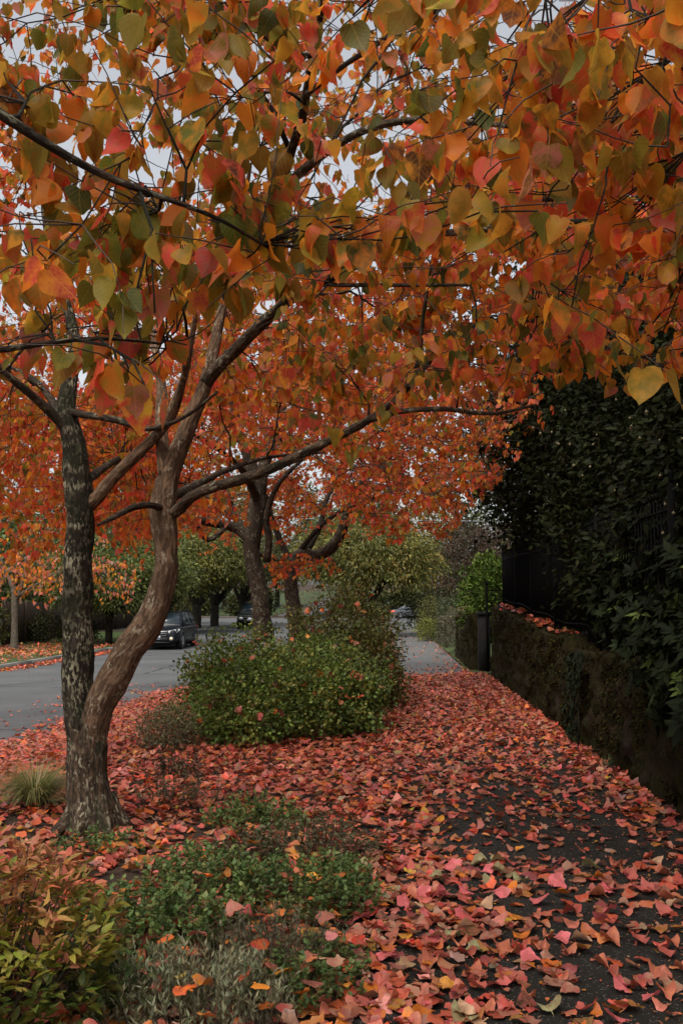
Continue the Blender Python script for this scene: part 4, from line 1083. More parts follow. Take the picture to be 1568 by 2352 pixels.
# ivy down the wall
yv = rng.uniform(11.3, 12.4, 500); zv = rng.uniform(.05, 1.1, 500); k = np.abs(yv - 11.9 - .15 * np.sin(zv * 5)) < .18 + .22 * zv
yv, zv = yv[k], zv[k]; n = len(yv)
c = np.array([(.014, .021, .011), (.020, .028, .014)])[rng.integers(0, 2, n)]
ib = np.array([2.2, 11.9, 0])
ivr = empty('ivy', ib, 'dark ivy trailing down the face of the long mossy wall', 'ivy')
leaf_object('foliage', leaf_arrays(np.stack([2.12 + rng.uniform(-.07, .03, n), yv, zv], 1), np.stack([-.3 * np.ones(n), rng.normal(0, .5, n), -np.ones(n)], 1), np.stack([-np.ones(n), rng.normal(0, .4, n), rng.normal(.3, .3, n)], 1), rng.uniform(.04, .075, n), T_HEART[2], c, c), M['evergreen'], ivr, ib)
mb = MB()
for k in range(6):
    y = 11.7 + .08 * k; mb.tube([(2.17, y, 1.12), (2.13, y + rng.normal(0, .08), .7), (2.12, y + rng.normal(0, .1), .3), (2.11, y, .0)], .005, 5)
mb.build('stems', M['bark_black'], ivr, origin=ib)

rng = np.random.default_rng(109); random.seed(8)
# ---------------- hedges and shrubs along the far right side
box_hedge('clipped dark green hedge above the far end of the path', (2.75, 40.0, .84), (1.5, 5.0, 1.65), 700, 10, (.06, .10), [(.028, .040, .016), (.040, .050, .018), (.05, .06, .02)])
plant('bush', 'bright green rounded laurel bush beside the iron gate', 'bush', (3.0, 27.4, .4), [(2.65, 27.4, 1.9, .78, 1.0, .95), (3.2, 27.6, 1.5, .9, 1.0, 1.2), (2.5, 27.2, 1.1, .5, .8, .7)], M['evergreen'], M['bark_black'], nst=20, r0=.02,
      n_cl=950, per=11, clump_r=.10, size=(.08, .13), tmpl=T_OVAL[1], cols=[(.070, .125, .022), (.050, .095, .02), (.095, .15, .03)], updir=.8, droop=-.3)
plant('bush', 'greyish lavender-like bush leaning over the short mossy wall', 'bush', (2.3, 32.5, 0), [(2.05, 32.5, .75, .55, 1.2, .7)], M['green'], M['twig'], nst=20,
      n_cl=260, per=12, clump_r=.09, size=(.07, .12), tmpl=T_LANCE[1], cols=[(.085, .085, .055), (.11, .10, .07), (.06, .07, .04)], updir=.1)
plant('bush', 'round yellow green bush left of the clipped hedge', 'bush', (1.75, 46.0, 0), [(1.9, 46.5, 1.0, .75, 1.0, .85), (1.75, 45.2, .5, .6, .7, .5)], M['green'], M['twig'], nst=16,
      n_cl=330, per=11, clump_r=.11, size=(.07, .11), tmpl=T_OVAL[1], cols=[(.075, .09, .022), (.10, .11, .025), (.055, .065, .02)])
plant('bush', 'low bright yellow green shrub at the end of the path', 'bush', (1.55, 43.5, 0), [(1.65, 43.5, .45, .6, .7, .5)], M['green'], M['twig'], nst=12,
      n_cl=200, per=10, clump_r=.09, size=(.06, .09), tmpl=T_OVAL[1], cols=[(.12, .14, .025), (.09, .11, .02)])
plant('bush', 'dark bush at the street corner hiding the grey car', 'bush', (1.9, 55, 0), [(1.7, 55, 1.0, 1.0, 1.1, 1.1), (2.6, 55.4, 1.3, 1.2, 1.2, 1.3)], M['evergreen'], M['bark_black'], nst=16,
      n_cl=380, per=11, clump_r=.14, size=(.10, .15), tmpl=T_OVAL[1], cols=[(.02, .026, .012), (.03, .034, .014)])

def leaf_tree(label, base, ells, n_cl, per, size, cols, trunk_r, fork, group=None, tmpl=None, clump=.3, droop=.5, name='street_tree', mat='green', bark='bark_black', nb=7, **kw):
    root = empty(name, base, label, 'tree', group)
    leaf_object('crown', leafy(ells, n_cl, per, clump, size, tmpl or T_LANCE[1], cols, droop=droop, **kw), M[mat], root, base)
    b = np.array(base); mb = MB()
    mb.tube(smooth_path([(*(b + [0, 0, -.1]), trunk_r * 1.3), (*(b + [.02, 0, fork * .4]), trunk_r), (*(b + [0, .05, fork]), trunk_r * 1.1)], .2)[:, :3], trunk_r, 12, .12)
    t = mb.build('trunk', M[bark], root, smooth=True, origin=base); mb = MB()
    for k in range(nb):
        a = 2 * math.pi * k / nb + rng.normal(0, .25); e = ells[k % len(ells)]
        tip = np.array(e[:3]) + np.array([math.cos(a) * e[3] * .75, math.sin(a) * e[4] * .75, e[5] * rng.uniform(-.1, .6)])
        s0 = b + [0, 0, fork * .92]; mid = s0 * .5 + tip * .5 + [0, 0, .25]
        P = smooth_path([(*s0, trunk_r * .6), (*mid, trunk_r * .35), (*tip, trunk_r * .12)], .25); mb.tube(P[:, :3], P[:, 3], 7, .1)
        for _ in range(5):
            q = P[rng.integers(len(P) // 3, len(P)), :3]; tt = q + unit(rng.normal(0, 1, 3) + [0, 0, .3]) * e[3] * rng.uniform(.2, .45)
            mb.tube([q, (q + tt) / 2 + rng.normal(0, .05, 3), tt], [trunk_r * .14, trunk_r * .1, trunk_r * .05], 4)
    mb.build('branch', M[bark], t, smooth=True, origin=base)
    return root
YG = [(.115, .130, .028), (.085, .110, .024), (.145, .145, .030), (.060, .085, .022), (.18, .145, .032)]
# the drooping yellow green tree in the middle distance
leaf_tree('drooping yellow green tree in the middle distance left of the path end', (-1.15, 50, 0),
          [(-1.5, 50, 4.1, 3.0, 3.0, 1.9), (.3, 49.6, 3.7, 2.1, 2.3, 1.7), (-3.2, 50.3, 3.6, 2.1, 2.4, 1.6), (-.6, 48.4, 3.1, 2.2, 1.6, 1.2), (-1.6, 51, 5.3, 2.2, 2.4, 1.4)],
          2600, 14, (.15, .25), YG, .24, 1.7, clump=.24, droop=.8, bottom=-.55, inner=.5)
GT = [(.070, .110, .026), (.095, .130, .030), (.050, .080, .022), (.13, .15, .034)]
kg = 'green long-leaved trees across the road'
leaf_tree('broad green tree across the road behind the curved brown stem', (-13.3, 46.5, -.27), [(-13.0, 46.5, 2.8, 2.6, 2.6, 2.0), (-11.4, 47.0, 3.0, 1.8, 2.2, 1.6), (-14.6, 47, 2.9, 1.9, 2.2, 1.8), (-12.6, 45.2, 2.2, 1.9, 1.4, 1.2)], 2300, 13, (.16, .26), GT, .17, 1.3, kg, clump=.24, droop=.6, bottom=-.7)
leaf_tree('yellowing green tree over the parked dark car', (-12.9, 57.0, -.2), [(-12.0, 57, 3.7, 3.0, 2.8, 2.1), (-10.2, 57.4, 3.9, 2.2, 2.4, 1.8), (-12.4, 55.4, 2.9, 2.5, 1.6, 1.4)], 2300, 13, (.17, .28), YG[:4], .2, 1.7, kg, clump=.26, droop=.6, bottom=-.5)
for k, (x, y, l) in enumerate(((-12.7, 64.5, 'dark forked tree of the row across the road, nearest of three behind the parked car'), (-12.6, 70.5, 'dark forked tree of the row across the road, middle of three'), (-11.6, 77.0, 'dark forked tree of the row across the road, farthest of three'))):
    leaf_tree(l, (x, y, 0), [(x + .4, y, 4.4, 3.1, 3.2, 2.2), (x + 2.2, y - .4, 4.3, 2.0, 2.2, 1.7)], 1100, 12, (.22, .36), [(.05, .062, .018), (.07, .075, .02), (.04, .05, .016)], .30, 1.5, kg, clump=.3, droop=.5, bottom=-.35, nb=8)
# purple-brown tree right of the path end
leaf_tree('purple brown leaved tree behind the clipped hedge', (5.2, 65, 0), [(4.9, 65, 3.8, 2.5, 2.4, 2.4), (7.0, 65, 4.0, 2.6, 2.4, 2.4), (5.4, 64, 5.2, 2.2, 2.0, 1.5)], 900, 12, (.12, .19), [(.060, .036, .026), (.045, .034, .022), (.075, .044, .030), (.040, .040, .022)], .2, 1.5, tmpl=T_OVAL[1], clump=.26, droop=.1, bottom=-.9)
# pale branched shrub at the far corner
leaf_tree('pale branched half bare shrub beyond the third tree', (-3.1, 46, 0), [(-3.3, 46, 1.9, 1.3, 1.2, .8)], 60, 8, (.08, .13), [(.10, .10, .04), (.14, .12, .05)], .05, .4, bark='bark_pale', name='shrub', nb=9, clump=.2, droop=.2)
# background belt of trees
kb = 'tall trees beyond the cross street'
BG = [([(.10, .10, .028), (.13, .115, .03), (.07, .08, .024)], 'olive'), ([(.16, .125, .03), (.20, .14, .03), (.11, .10, .025)], 'golden'), ([(.04, .055, .022), (.05, .065, .022), (.03, .042, .018)], 'dark green')]
bgl = [(-62, 105, 17, 2), (-46, 118, 20, 0), (-33, 128, 19, 2), (-24, 142, 20, 1), (-17.5, 152, 22, 0), (-3.5, 138, 16, 0), (5, 132, 17, 1), (13, 128, 18, 2), (22, 122, 20, 0), (34, 116, 19, 2), (-9, 205, 26, 2), (50, 112, 19, 0)]
bgn = ['far left', 'left', 'left', 'middle', 'middle', 'middle', 'right', 'right', 'right', 'right', 'middle', 'far right']
for k, (x, y, h, ci) in enumerate(bgl):
    z0 = float(H(x, y)); r = h * .33
    e = [(x, y, z0 + h * .62, r, r, h * .36), (x - r * .6, y, z0 + h * .48, r * .7, r * .7, h * .28), (x + r * .65, y, z0 + h * .45, r * .7, r * .7, h * .28), (x, y - r * .3, z0 + h * .28, r * .8, r * .7, h * .2)]
    leaf_tree(['broad tall tree', 'slender tall tree', 'rounded tall tree', 'high crowned tree'][k % 4] + f' with {BG[ci][1]} leaves beyond the cross street, {bgn[k]}',
              (x, y, z0), e, 420, 12, (.45, .75), BG[ci][0], .35, h * .18, kb, tmpl=T_OVAL[1], clump=.7, droop=.3, bottom=-.95, name='tree', inner=.35)
for k, (x, y, sx, l) in enumerate(((-16.5, 114.5, 2.6, 'dark hedge beyond the cross street, left of the far side road'), (-5.0, 114.5, 1.8, 'dark hedge beyond the cross street, just right of the far side road'), (1.0, 115, 3.6, 'dark hedge beyond the cross street, behind the grey car'), (9.0, 115, 4.0, 'dark hedge beyond the cross street, right of the grey car'), (-25, 114.5, 5.0, 'dark hedge beyond the cross street, far left of the side road'))):
    plant('hedge', l, 'hedge', (x, y, .05), [(x, y, 1.3, sx, 1.4, 1.7), (x + sx * .4, y + .5, 1.9, sx * .6, 1.3, 1.9)], M['evergreen'], M['bark_black'], 'hedges beyond the cross street', nst=12, r0=.04, n_cl=420, per=11, clump_r=.3, size=(.25, .4), tmpl=T_OVAL[1], cols=[(.035, .045, .016), (.05, .055, .018), (.025, .032, .013)])
# greenery behind the fence across the road
kf = 'trees behind the wooden fence across the road'
for k, (x, y, h, l) in enumerate(((-22, 40, 7.5, 'dark leafy tree behind the wooden fence, left edge of the photo'), (-21.5, 49, 8.0, 'dark leafy tree behind the wooden fence, second from the left edge'), (-20.5, 58, 8.5, 'dark leafy tree behind the wooden fence, third from the left edge'), (-20, 68, 9, 'dark leafy tree behind the fence end, seen between red boughs'), (-19, 80, 10, 'olive tree behind the dark forked row across the road'))):
    leaf_tree(l, (x, y, -.2), [(x, y, h * .58, 3.2, 3.8, h * .38), (x + 1.4, y, h * .36, 2.4, 3.2, h * .28), (x + .6, y - 2, h * .42, 2.4, 2.4, h * .3)], 520, 12, (.22, .36), GT[:3] if k < 4 else BG[0][0], .25, 1.6, kf, tmpl=T_OVAL[1], clump=.36, droop=.3, bottom=-.9, name='tree')
plant('hedge', 'ivy covered hedge at the far left edge across the road', 'hedge', (-18.2, 41.8, -.27), [(-18.4, 41.8, .9, 1.5, 1.5, 1.4), (-17.6, 43, .7, .8, 1.0, 1.0)], M['green'], M['bark_black'], nst=14, r0=.02, n_cl=520, per=10, clump_r=.13, size=(.11, .17), tmpl=T_OVAL[1], cols=[(.06, .07, .018), (.085, .09, .022), (.04, .05, .016)], zmin=-.3)
plant('bush', 'low dark rounded bush in front of the wooden fence', 'bush', (-16.8, 47.5, -.27), [(-16.6, 47.5, .35, 1.3, 1.0, .75), (-15.2, 48, .25, 1.0, .9, .6)], M['evergreen'], M['bark_black'], nst=10, r0=.02, n_cl=330, per=10, clump_r=.13, size=(.09, .14), tmpl=T_OVAL[1], cols=[(.022, .028, .012), (.035, .04, .016)], zmin=-.3)
M['wood'] = ground_mat('weathered_wood', [(.3, (.035, .025, .018)), (.55, (.062, .044, .030)), (.8, (.10, .072, .05))], 3, 40, .3)
wf = empty('wooden_fence', (-17.4, 56, -.2), 'weathered wooden board fence across the road behind the verge', 'fence')
mb = MB()
for i, y in enumerate(np.arange(44, 70, .16)): mb.box((-17.4 + .006 * math.sin(i * 3), y, .75), (.022, .15, 1.9 + .02 * math.sin(i * 7)))
mb.build('boards', M['wood'], wf, origin=wf.location)
for y in np.arange(44.1, 70.2, 2.6):
    m2 = MB(); m2.box((-17.36, y, .78), (.10, .10, 2.04)); m2.build('post', M['wood'], wf, origin=wf.location)
M['redwood'] = plain_mat('brown_boards', (.16, .085, .05), .8, var=.3, scale=3)
wf2 = empty('wooden_fence', (3.4, 60, 0), 'short brown board fence at the right street corner', 'fence')
mb = MB()
for x in np.arange(2.6, 4.4, .15): mb.box((x, 60, .9), (.14, .025, 1.75))
mb.build('boards', M['redwood'], wf2, origin=wf2.location)
m2 = MB(); m2.box((2.5, 60, .95), (.12, .12, 1.95)); m2.build('post', M['redwood'], wf2, origin=wf2.location)
# overhead cable
M['cable'] = plain_mat('cable', (.30, .30, .30), .5)
c1, c2_ = at(300, 1186, 118), at(1500, 1203, 118)
mb = MB(); t = np.linspace(-.6, 1.6, 30)[:, None]; P = c1 * (1 - t) + c2_ * t; P[:, 2] += .25 * (t[:, 0] - .5) ** 2
mb.tube(P, .045, 5); tag(mb.build('overhead_cable', M['cable']), 'thin pale overhead cable crossing beyond the cross street', 'cable')
# bins at the far kerb
M['blue'] = plain_mat('blue_plastic', (.03, .13, .24), .45); M['binlid'] = plain_mat('pale_plastic', (.18, .23, .28), .45)
for px, c_, l in ((739, 'blue', 'tiny blue wheeled bin at the far kerb'), (716, 'binlid', 'tiny pale wheeled bin left of the blue one at the far kerb')):
    p = at(px, 1400, 104); r_ = empty('bin', (p[0], 104, .012), l, 'bin')
    mb = MB(); mb.box((p[0], 104, .50), (.52, .55, .96), taper=1.12); mb.build('bin_body', M[c_], r_, origin=r_.location)
    mb = MB(); mb.box((p[0], 103.97, 1.02), (.64, .68, .07)); mb.build('lid', M[c_], r_, origin=r_.location)
    for sx in (-.26, .26):
        mb = MB(); mb.lathe([(.02, -.03), (.11, -.03), (.11, .03), (.02, .03)], (p[0] + sx, 104.26, .122), 'x', 14); mb.build('wheel', M['iron'], r_, origin=r_.location)
# ------------------------------------------------------------------ cars
def paint(name, col, rough=.35, metal=.0):
    return plain_mat(name, col, rough, metal, .16, coat=.08)
M['paint_black'] = paint('paint_dark_blue_black', (.008, .010, .013))
M['paint_old'] = paint('paint_dark_green', (.012, .016, .014), .35)
M['paint_grey'] = paint('paint_grey', (.075, .08, .088))
M['glass'] = plain_mat('car_glass', (.016, .028, .036), .07, 0, .7)
M['rubber'] = plain_mat('rubber', (.014, .014, .014), .8)
M['trim'] = plain_mat('black_trim', (.02, .02, .021), .6)
M['alloy'] = plain_mat('alloy', (.40, .41, .42), .35, .9)
M['chrome'] = plain_mat('chrome', (.62, .63, .64), .15, 1.0)
M['lamp'] = plain_mat('headlamp_lens', (.55, .56, .54), .12, .2, .8)
M['amber_lamp'] = plain_mat('fog_lamp', (.72, .62, .42), .15, .1, .8)
M['plate'] = plain_mat('plate_white', (.62, .64, .66), .5)
M['plate_ink'] = plain_mat('plate_ink', (.03, .05, .12), .5)
m, nt, out = new_mat('tail_lamp_lit'); n = N(nt); pr = n('ShaderNodeBsdfPrincipled'); pr.inputs['Base Color'].default_value = (.6, .03, .02, 1); pr.inputs['Emission Color'].default_value = (1, .10, .05, 1); pr.inputs['Emission Strength'].default_value = .9; n.link(pr.outputs[0], out.inputs[0]); M['tail'] = m

def loft(secs, mi=0):
    v = []; f = []
    ring = None
    for y, half in secs:
        r = [(x, y, z) for x, z in half] + [(-x, y, z) for x, z in half[::-1] if abs(x) > 1e-6]
        ring = len(r); v += r
    for i in range(len(secs) - 1):
        for j in range(ring):
            k = (j + 1) % ring
            f.append((i * ring + j, i * ring + k, (i + 1) * ring + k, (i + 1) * ring + j))
    f.append(tuple(range(ring))[::-1]); f.append(tuple((len(secs) - 1) * ring + j for j in range(ring)))
    return v, f

def quad(mb, pts, th, nrm):
    """a thin pane of glass"""
    p = np.array(pts, float); n_ = np.array(nrm, float) * th
    v = np.concatenate([p, p + n_]); k = len(p)
    f = [tuple(range(k))[::-1], tuple(range(k, 2 * k))] + [(i, (i + 1) % k, (i + 1) % k + k, i + k) for i in range(k)]
    mb.add(v, f)

def make_car(label, loc, rz, paintm, kind):
    suv = kind == 'suv'; box = kind == 'boxy'
    Lh, W = (2.40, .92) if suv else ((2.1, .84) if box else (2.42, .90))
    belt = 1.04 if suv else (1.02 if box else .90)
    hood = .98 if suv else (.98 if box else .80)
    roof = 1.66 if suv else (1.62 if box else 1.43)
    zb = .30 if suv else (.36 if box else .22); wr = .36 if suv else (.36 if box else .33)
    root = empty('parked_car', loc, label, 'car', rz=rz)
    def half(w, b, t, sh=.06):
        m_ = b + (t - b) * .62
        return [(0, b), (w * .80, b), (w * .96, b + .10), (w, m_ - .12), (w * .99, m_), (w * .955, t - sh), (w * .86, t), (0, t + .015)]
    y0 = -Lh
    secs = [(y0, half(W * .80, zb + .10, hood - .24)), (y0 + .05, half(W * .90, zb + .02, hood - .13)), (y0 + .22, half(W * .97, zb, hood - .04)), (y0 + .7, half(W, zb, hood)), (y0 + 1.15, half(W, zb, belt - .02)),
            (-.3, half(W, zb, belt)), (1.2, half(W, zb, belt + .02)), (Lh - .35, half(W * .98, zb, belt + .03 if kind != 'sedan' else belt + .05)), (Lh - .08, half(W * .93, zb + .03, belt)), (Lh, half(W * .85, zb + .12, belt - .10))]
    mb = MB(); mb.add(*loft(secs)); body = mb.build('body', paintm, root, smooth=False)
    bm = body.modifiers.new('bevel', 'BEVEL'); bm.width = .025; bm.segments = 2; bm.limit_method = 'ANGLE'; bm.angle_limit = .5
    # greenhouse
    a, b_, c_, d_ = (y0 + 1.15, y0 + 1.95, 1.55, Lh - .12) if suv else ((y0 + 1.25, y0 + 1.6, 1.75, Lh - .1) if box else (y0 + 1.25, y0 + 2.15, 1.0, Lh - .55))
    wt = W * .76
    def gh(w, t): return [(0, belt - .05), (W * .90, belt - .05), (W * .90 + (w - W * .90) * .5, (belt + t) / 2 + .02), (w, t - .05), (w * .88, t), (0, t + .02)]
    secs = [(a, gh(W * .88, belt + .02)), (b_, gh(wt, roof - .03)), ((b_ + c_) / 2, gh(wt, roof)), (c_, gh(wt, roof - .02)), (d_, gh(W * .82, belt + (.22 if suv else .05)))]
    mb = MB(); mb.add(*loft(secs)); mb.build('roof', paintm, root)
    # glass
    mb = MB(); e = .012
    zt = roof - .08; zl = belt + .04
    f0 = .10; f1 = .93
    lerp = lambda p, q, t: p + (q - p) * t
    ya, yb = lerp(a, b_, f0), lerp(a, b_, f1); za, zb2 = lerp(belt + .02, roof - .03, f0) + .012, lerp(belt + .02, roof - .03, f1) + .012
    quad(mb, [(-W * .78, ya, za), (W * .78, ya, za), (wt * .84, yb, zb2), (-wt * .84, yb, zb2)], .012, (0, -.6, .6)); mb.build('windscreen', M['glass'], root)
    mb = MB(); ya, yb = lerp(d_, c_, .12), lerp(d_, c_, .9); za, zb2 = lerp(belt + (.22 if suv else .05), roof - .02, .12) + .01, lerp(belt + (.22 if suv else .05), roof - .02, .9) + .01
    quad(mb, [(-W * .70, ya, za), (W * .70, ya, za), (wt * .80, yb, zb2), (-wt * .80, yb, zb2)], .012, (0, .7, .5)); mb.build('rear_window', M['glass'], root)
    for sx in (-1, 1):
        xl, xm = W * .90 + .006, wt + .012
        cuts = [a + .34, -.05, 1.0, d_ - .45]
        if kind == 'sedan': cuts = [a + .34, .05, c_ + .25]
        for i in range(len(cuts) - 1):
            u0, u1 = cuts[i] + .035, cuts[i + 1] - .035
            t0, t1 = u0, u1
            if i == 0: t0 = b_ + .08
            if i == len(cuts) - 2: t1 = min(t1, c_ - (.05 if kind != 'sedan' else .2))
            mb = MB(); quad(mb, [(sx * (xl + .004), u0, zl), (sx * (xl + .004), u1, zl), (sx * (xm + .006), t1, zt), (sx * (xm + .006), t0, zt)], .012, (sx, 0, .25)); mb.build('side_window', M['glass'], root)
        # mirror
        mb = MB(); mb.box((sx * (W + .10), a + .38, belt + .06), (.20, .12, .14), taper=.8); mb.build('wing_mirror', paintm, root)
        for y in (-.05, 1.0): pass
        if suv or box:
            mb = MB(); mb.tube([(sx * wt * .80, b_ + .1, roof + .012), (sx * wt * .80, b_ + .22, roof + .075), (sx * wt * .80, c_ - .1, roof + .07), (sx * wt * .80, c_ + .05, roof - .0)], .022, 6); mb.build('roof_rail', M['trim'], root)
        # lower cladding and door handle
        mb = MB(); mb.box((sx * (W - .01), 0, zb + .11), (.055, 2 * Lh - 2.2, .20)); mb.build('sill', M['trim'], root)
        for y in (.55, 1.45): 
            mb = MB(); mb.box((sx * (W + .012), y - .2, belt - .16), (.03, .2, .035)); mb.build('door_handle', paintm, root)
        for y in (y0 + .92, Lh - .95):
            mb = MB(); n_ = 14; an = np.linspace(-.15, math.pi + .15, n_)
            mb.tube(np.stack([np.full(n_, sx * (W - .005)), y + (wr + .075) * np.cos(an), wr + (wr + .075) * np.sin(an)], 1), .045, 6); mb.build('wheel_arch', M['trim'] if suv else paintm, root)
            w_ = bpy.data.objects.new('wheel', None)
            mb = MB(); mb.lathe([(wr * .62, -.11), (wr * .94, -.11), (wr, -.08), (wr, .08), (wr * .94, .11), (wr * .62, .11)], (sx * (W - .075), y, wr), 'x', 28)
            ty = mb.build('wheel', M['rubber'], root, smooth=False)
            mb = MB(); mb.lathe([(.05, .0), (wr * .20, .03), (wr * .24, .0)], (sx * (W + .02), y, wr), 'x', 14)
            mb.lathe([(wr * .56, -.02), (wr * .64, .02), (wr * .60, .03), (wr * .54, -.01)], (sx * (W + .015), y, wr), 'x', 28)
            for k in range(5):
                an_ = 2 * math.pi * k / 5 + .3
                p0 = np.array([sx * (W + .03), y + math.cos(an_) * wr * .15, wr + math.sin(an_) * wr * .15]); p1 = np.array([sx * (W + .02), y + math.cos(an_) * wr * .58, wr + math.sin(an_) * wr * .58])
                mb.tube([p0, p1], [.038, .03], 5)
            mb.build('rim', M['alloy'], ty)
            mb = MB(); mb.lathe([(.01, 0), (wr * .60, 0)], (sx * (W - .02), y, wr), 'x', 20); mb.build('brake_disc', M['trim'], ty)
        # lamps
        mb = MB()
        if suv:
            v = [(sx * W * .52, y0 + .02, hood - .26), (sx * W * .90, y0 + .16, hood - .23), (sx * W * .985, y0 + .52, hood - .13), (sx * W * .95, y0 + .48, hood - .08), (sx * W * .80, y0 + .16, hood - .09), (sx * W * .50, y0 + .06, hood - .15)]
            quad(mb, v, .05, (sx * .45, -.9, .15)); mb.build('headlight', M['lamp'], root)
            mb = MB(); mb.lathe([(.075, -.03), (.075, .03)], (sx * W * .68, y0 - .005, zb + .19), 'y', 18); fl = mb.build('fog_light', M['amber_lamp'], root)
            mb = MB(); mb.lathe([(.085, -.02), (.125, -.02), (.125, .02), (.085, .02)], (sx * W * .68, y0 + .01, zb + .19), 'y', 18); mb.build('bezel', M['trim'], fl)
        elif box:
            mb.box((sx * W * .66, y0 + .01, hood - .30), (.24, .08, .16)); mb.build('headlight', M['lamp'], root)
        else:
            mb.box((sx * W * .72, y0 + .09, hood - .20), (.34, .16, .11)); mb.build('headlight', M['lamp'], root)
        mb = MB()
        v = [(sx * W * .62, Lh - .02, belt - .24), (sx * W * .93, Lh - .10, belt - .24), (sx * W * .97, Lh - .42, belt - .10), (sx * W * .93, Lh - .22, belt - .04), (sx * W * .62, Lh - .02, belt - .06)]
        quad(mb, v, .06, (sx * .5, .8, .1)); mb.build('tail_light', M['tail'] if kind == 'sedan' else plain_tail, root)
    # grille, bumper, plate
    mb = MB(); mb.box((0, y0 - .005, hood - .27), (W * .92, .06, .20 if suv else .15), taper=.94); g = mb.build('grille', M['trim'], root)
    mb = MB()
    if suv:
        mb.box((0, y0 - .04, hood - .26), (W * .84, .02, .028)); mb.tube([(-W * .46, y0 - .03, hood - .18), (-W * .42, y0 - .03, hood - .36), (W * .42, y0 - .03, hood - .36), (W * .46, y0 - .03, hood - .18), (-W * .46, y0 - .03, hood - .18)], .012, 5)
        mb.lathe([(.01, -.012), (.055, -.012), (.055, .012), (.01, .012)], (0, y0 - .055, hood - .25), 'y', 16)
    else: mb.box((0, y0 - .045, hood - .27), (W * .8, .02, .02))
    mb.build('grille_bar', M['chrome'], g)
    mb = MB(); mb.box((0, y0 + .02, zb + .17), (W * 1.04, .12, .16), taper=.96); mb.build('bumper', M['trim'], root)
    if suv:
        mb = MB(); mb.box((0, y0 - .01, zb + .03), (W * 1.2, .10, .05)); mb.build('skid_plate', M['trim'], root)
    mb = MB(); mb.box((0, y0 - .075, zb + .24), (.31, .015, .155)); pl = mb.build('licence_plate', M['plate'], root)
    mb = MB()
    for k in range(6): mb.box((-.105 + k * .042 + (.01 if k > 2 else 0), y0 - .085, zb + .235), (.024, .004, .065))
    mb.build('plate_text', M['plate_ink'], pl)
    mb = MB(); mb.box((0, 0, zb - .06), (W * 1.5, Lh * 1.7, .22)); mb.build('underbody', M['rubber'], root)
    return root
plain_tail = plain_mat('tail_lamp', (.25, .015, .012), .2)
make_car('dark blue black estate car parked facing the camera across the road', (-10.35, 46.2, -.415), 0, M['paint_black'], 'suv')
make_car('older boxy dark car half hidden behind the second trunk, parked under trees', (-8.9, 64, .010), .03, M['paint_old'], 'boxy')
p = at(938, 1405, 106); make_car('grey saloon car with a lit red tail light on the cross street', (p[0] + .6, 106, .012), math.pi / 2, M['paint_grey'], 'sedan')

rng = np.random.default_rng(110); random.seed(9)
# ------------------------------------------------------------------ fallen leaves
FN = ['pink', 'rose', 'red', 'redor', 'orange', 'yellow', 'brown', 'tan']
def flat_leaves(x, y, z, size, tmpl, w, tilt=.26, curl=.42, jit=.32):
    n = len(x); a = rng.uniform(0, 6.28, n)
    yd = np.stack([np.cos(a), np.sin(a), rng.normal(0, tilt, n)], 1)
    nd = np.stack([rng.normal(0, tilt, n), rng.normal(0, tilt, n), np.where(rng.random(n) < .5, 1, -1)], 1)
    c, k = pick(FN, w, n, jit); c = c * .72; c2, _ = pick(['rose', 'brown', 'orange', 'pink', 'tan'], [.3, .2, .1, .25, .15], n); c2 = c2 * .8
    return leaf_arrays(np.stack([x, y, z], 1), yd, nd, size, tmpl, c, .45 * c + .55 * c2, .10, curl, ragged=.045, squash=.92)
WT = [.30, .26, .13, .13, .05, .02, .06, .06]
def carpet_h(x, y):
    b = zground(x[:, None], y[:, None])[:, 0] if False else H(x, y)
    return np.maximum(b, np.where(x > -.25, .004, -9))
def density(x, y):
    """how thickly leaves lie, 0..1"""
    nz = vnoise(np.stack([x, y, 0 * x], 1), .9, 7.0); nz2 = vnoise(np.stack([x, y, 0 * x], 1), 2.6, 2.0)
    edge = -5.75 + .45 * nz + .35 * nz2 + .25 * np.sin(y * .7) - .9 * sstep(12, 8, y)
    strip = sstep(edge - .35, edge + .5, x)
    far = sstep(23.6 + nz * .8, 22.6 + nz * .8, y)
    path = sstep(-.35, .25, x)
    near = .26 + .74 * sstep(6.5, 14.5, y + (.9 - x) * 1.5 + nz * 1.6)
    near = np.maximum(near, .9 * sstep(.75, .15, x + nz * .25 + .04 * (y - 5)))
    near = near - .20 * sstep(.5, 1.5, x) * sstep(8.5, 6.0, y)
    near = np.minimum(near + .10 * (nz2 > .1), 1)
    bed = np.where((y < 7.5) & (x < -.2), .74 + .3 * nz, 1.0)
    d = strip * far * (near * path + bed * (1 - path))
    d *= np.where(y < 26, 1, 0)
    d = np.maximum(d, .03 * ((x > -11.5) & (y < 40) & (y > 8)))
    return d
parts = []
def scatter(x0, x1, y0, y1, per_m2, lod, size, hmax):
    n = int((x1 - x0) * (y1 - y0) * per_m2)
    x = rng.uniform(x0, x1, n); y = rng.uniform(y0, y1, n); d = density(x, y)
    k = (rng.random(n) < d) & (x < 2.14); x, y, d = x[k], y[k], d[k]; n = len(x)
    z = np.maximum(carpet_h(x, y), -.425) + .012 + rng.random(n) ** 1.5 * hmax * np.clip(d, .25, 1)
    w = np.tile(WT, (n, 1)); w[:, 4] += .07 * (y < 7); w[:, 3] += .06 * (x < -1); w[:, 0] += .1 * (x > 0)
    parts.append(flat_leaves(x, y, z, rng.uniform(*size, n) * np.where(rng.random(n) < .25, rng.uniform(.45, .8, n), 1), T_FALL[lod], w, .15 if lod < 1 else .25))
scatter(-3.6, 2.16, 2.6, 6.6, 235, 0, (.056, .102), .035)
scatter(-5.5, 2.16, 6.6, 11.5, 300, 1, (.052, .094), .045)
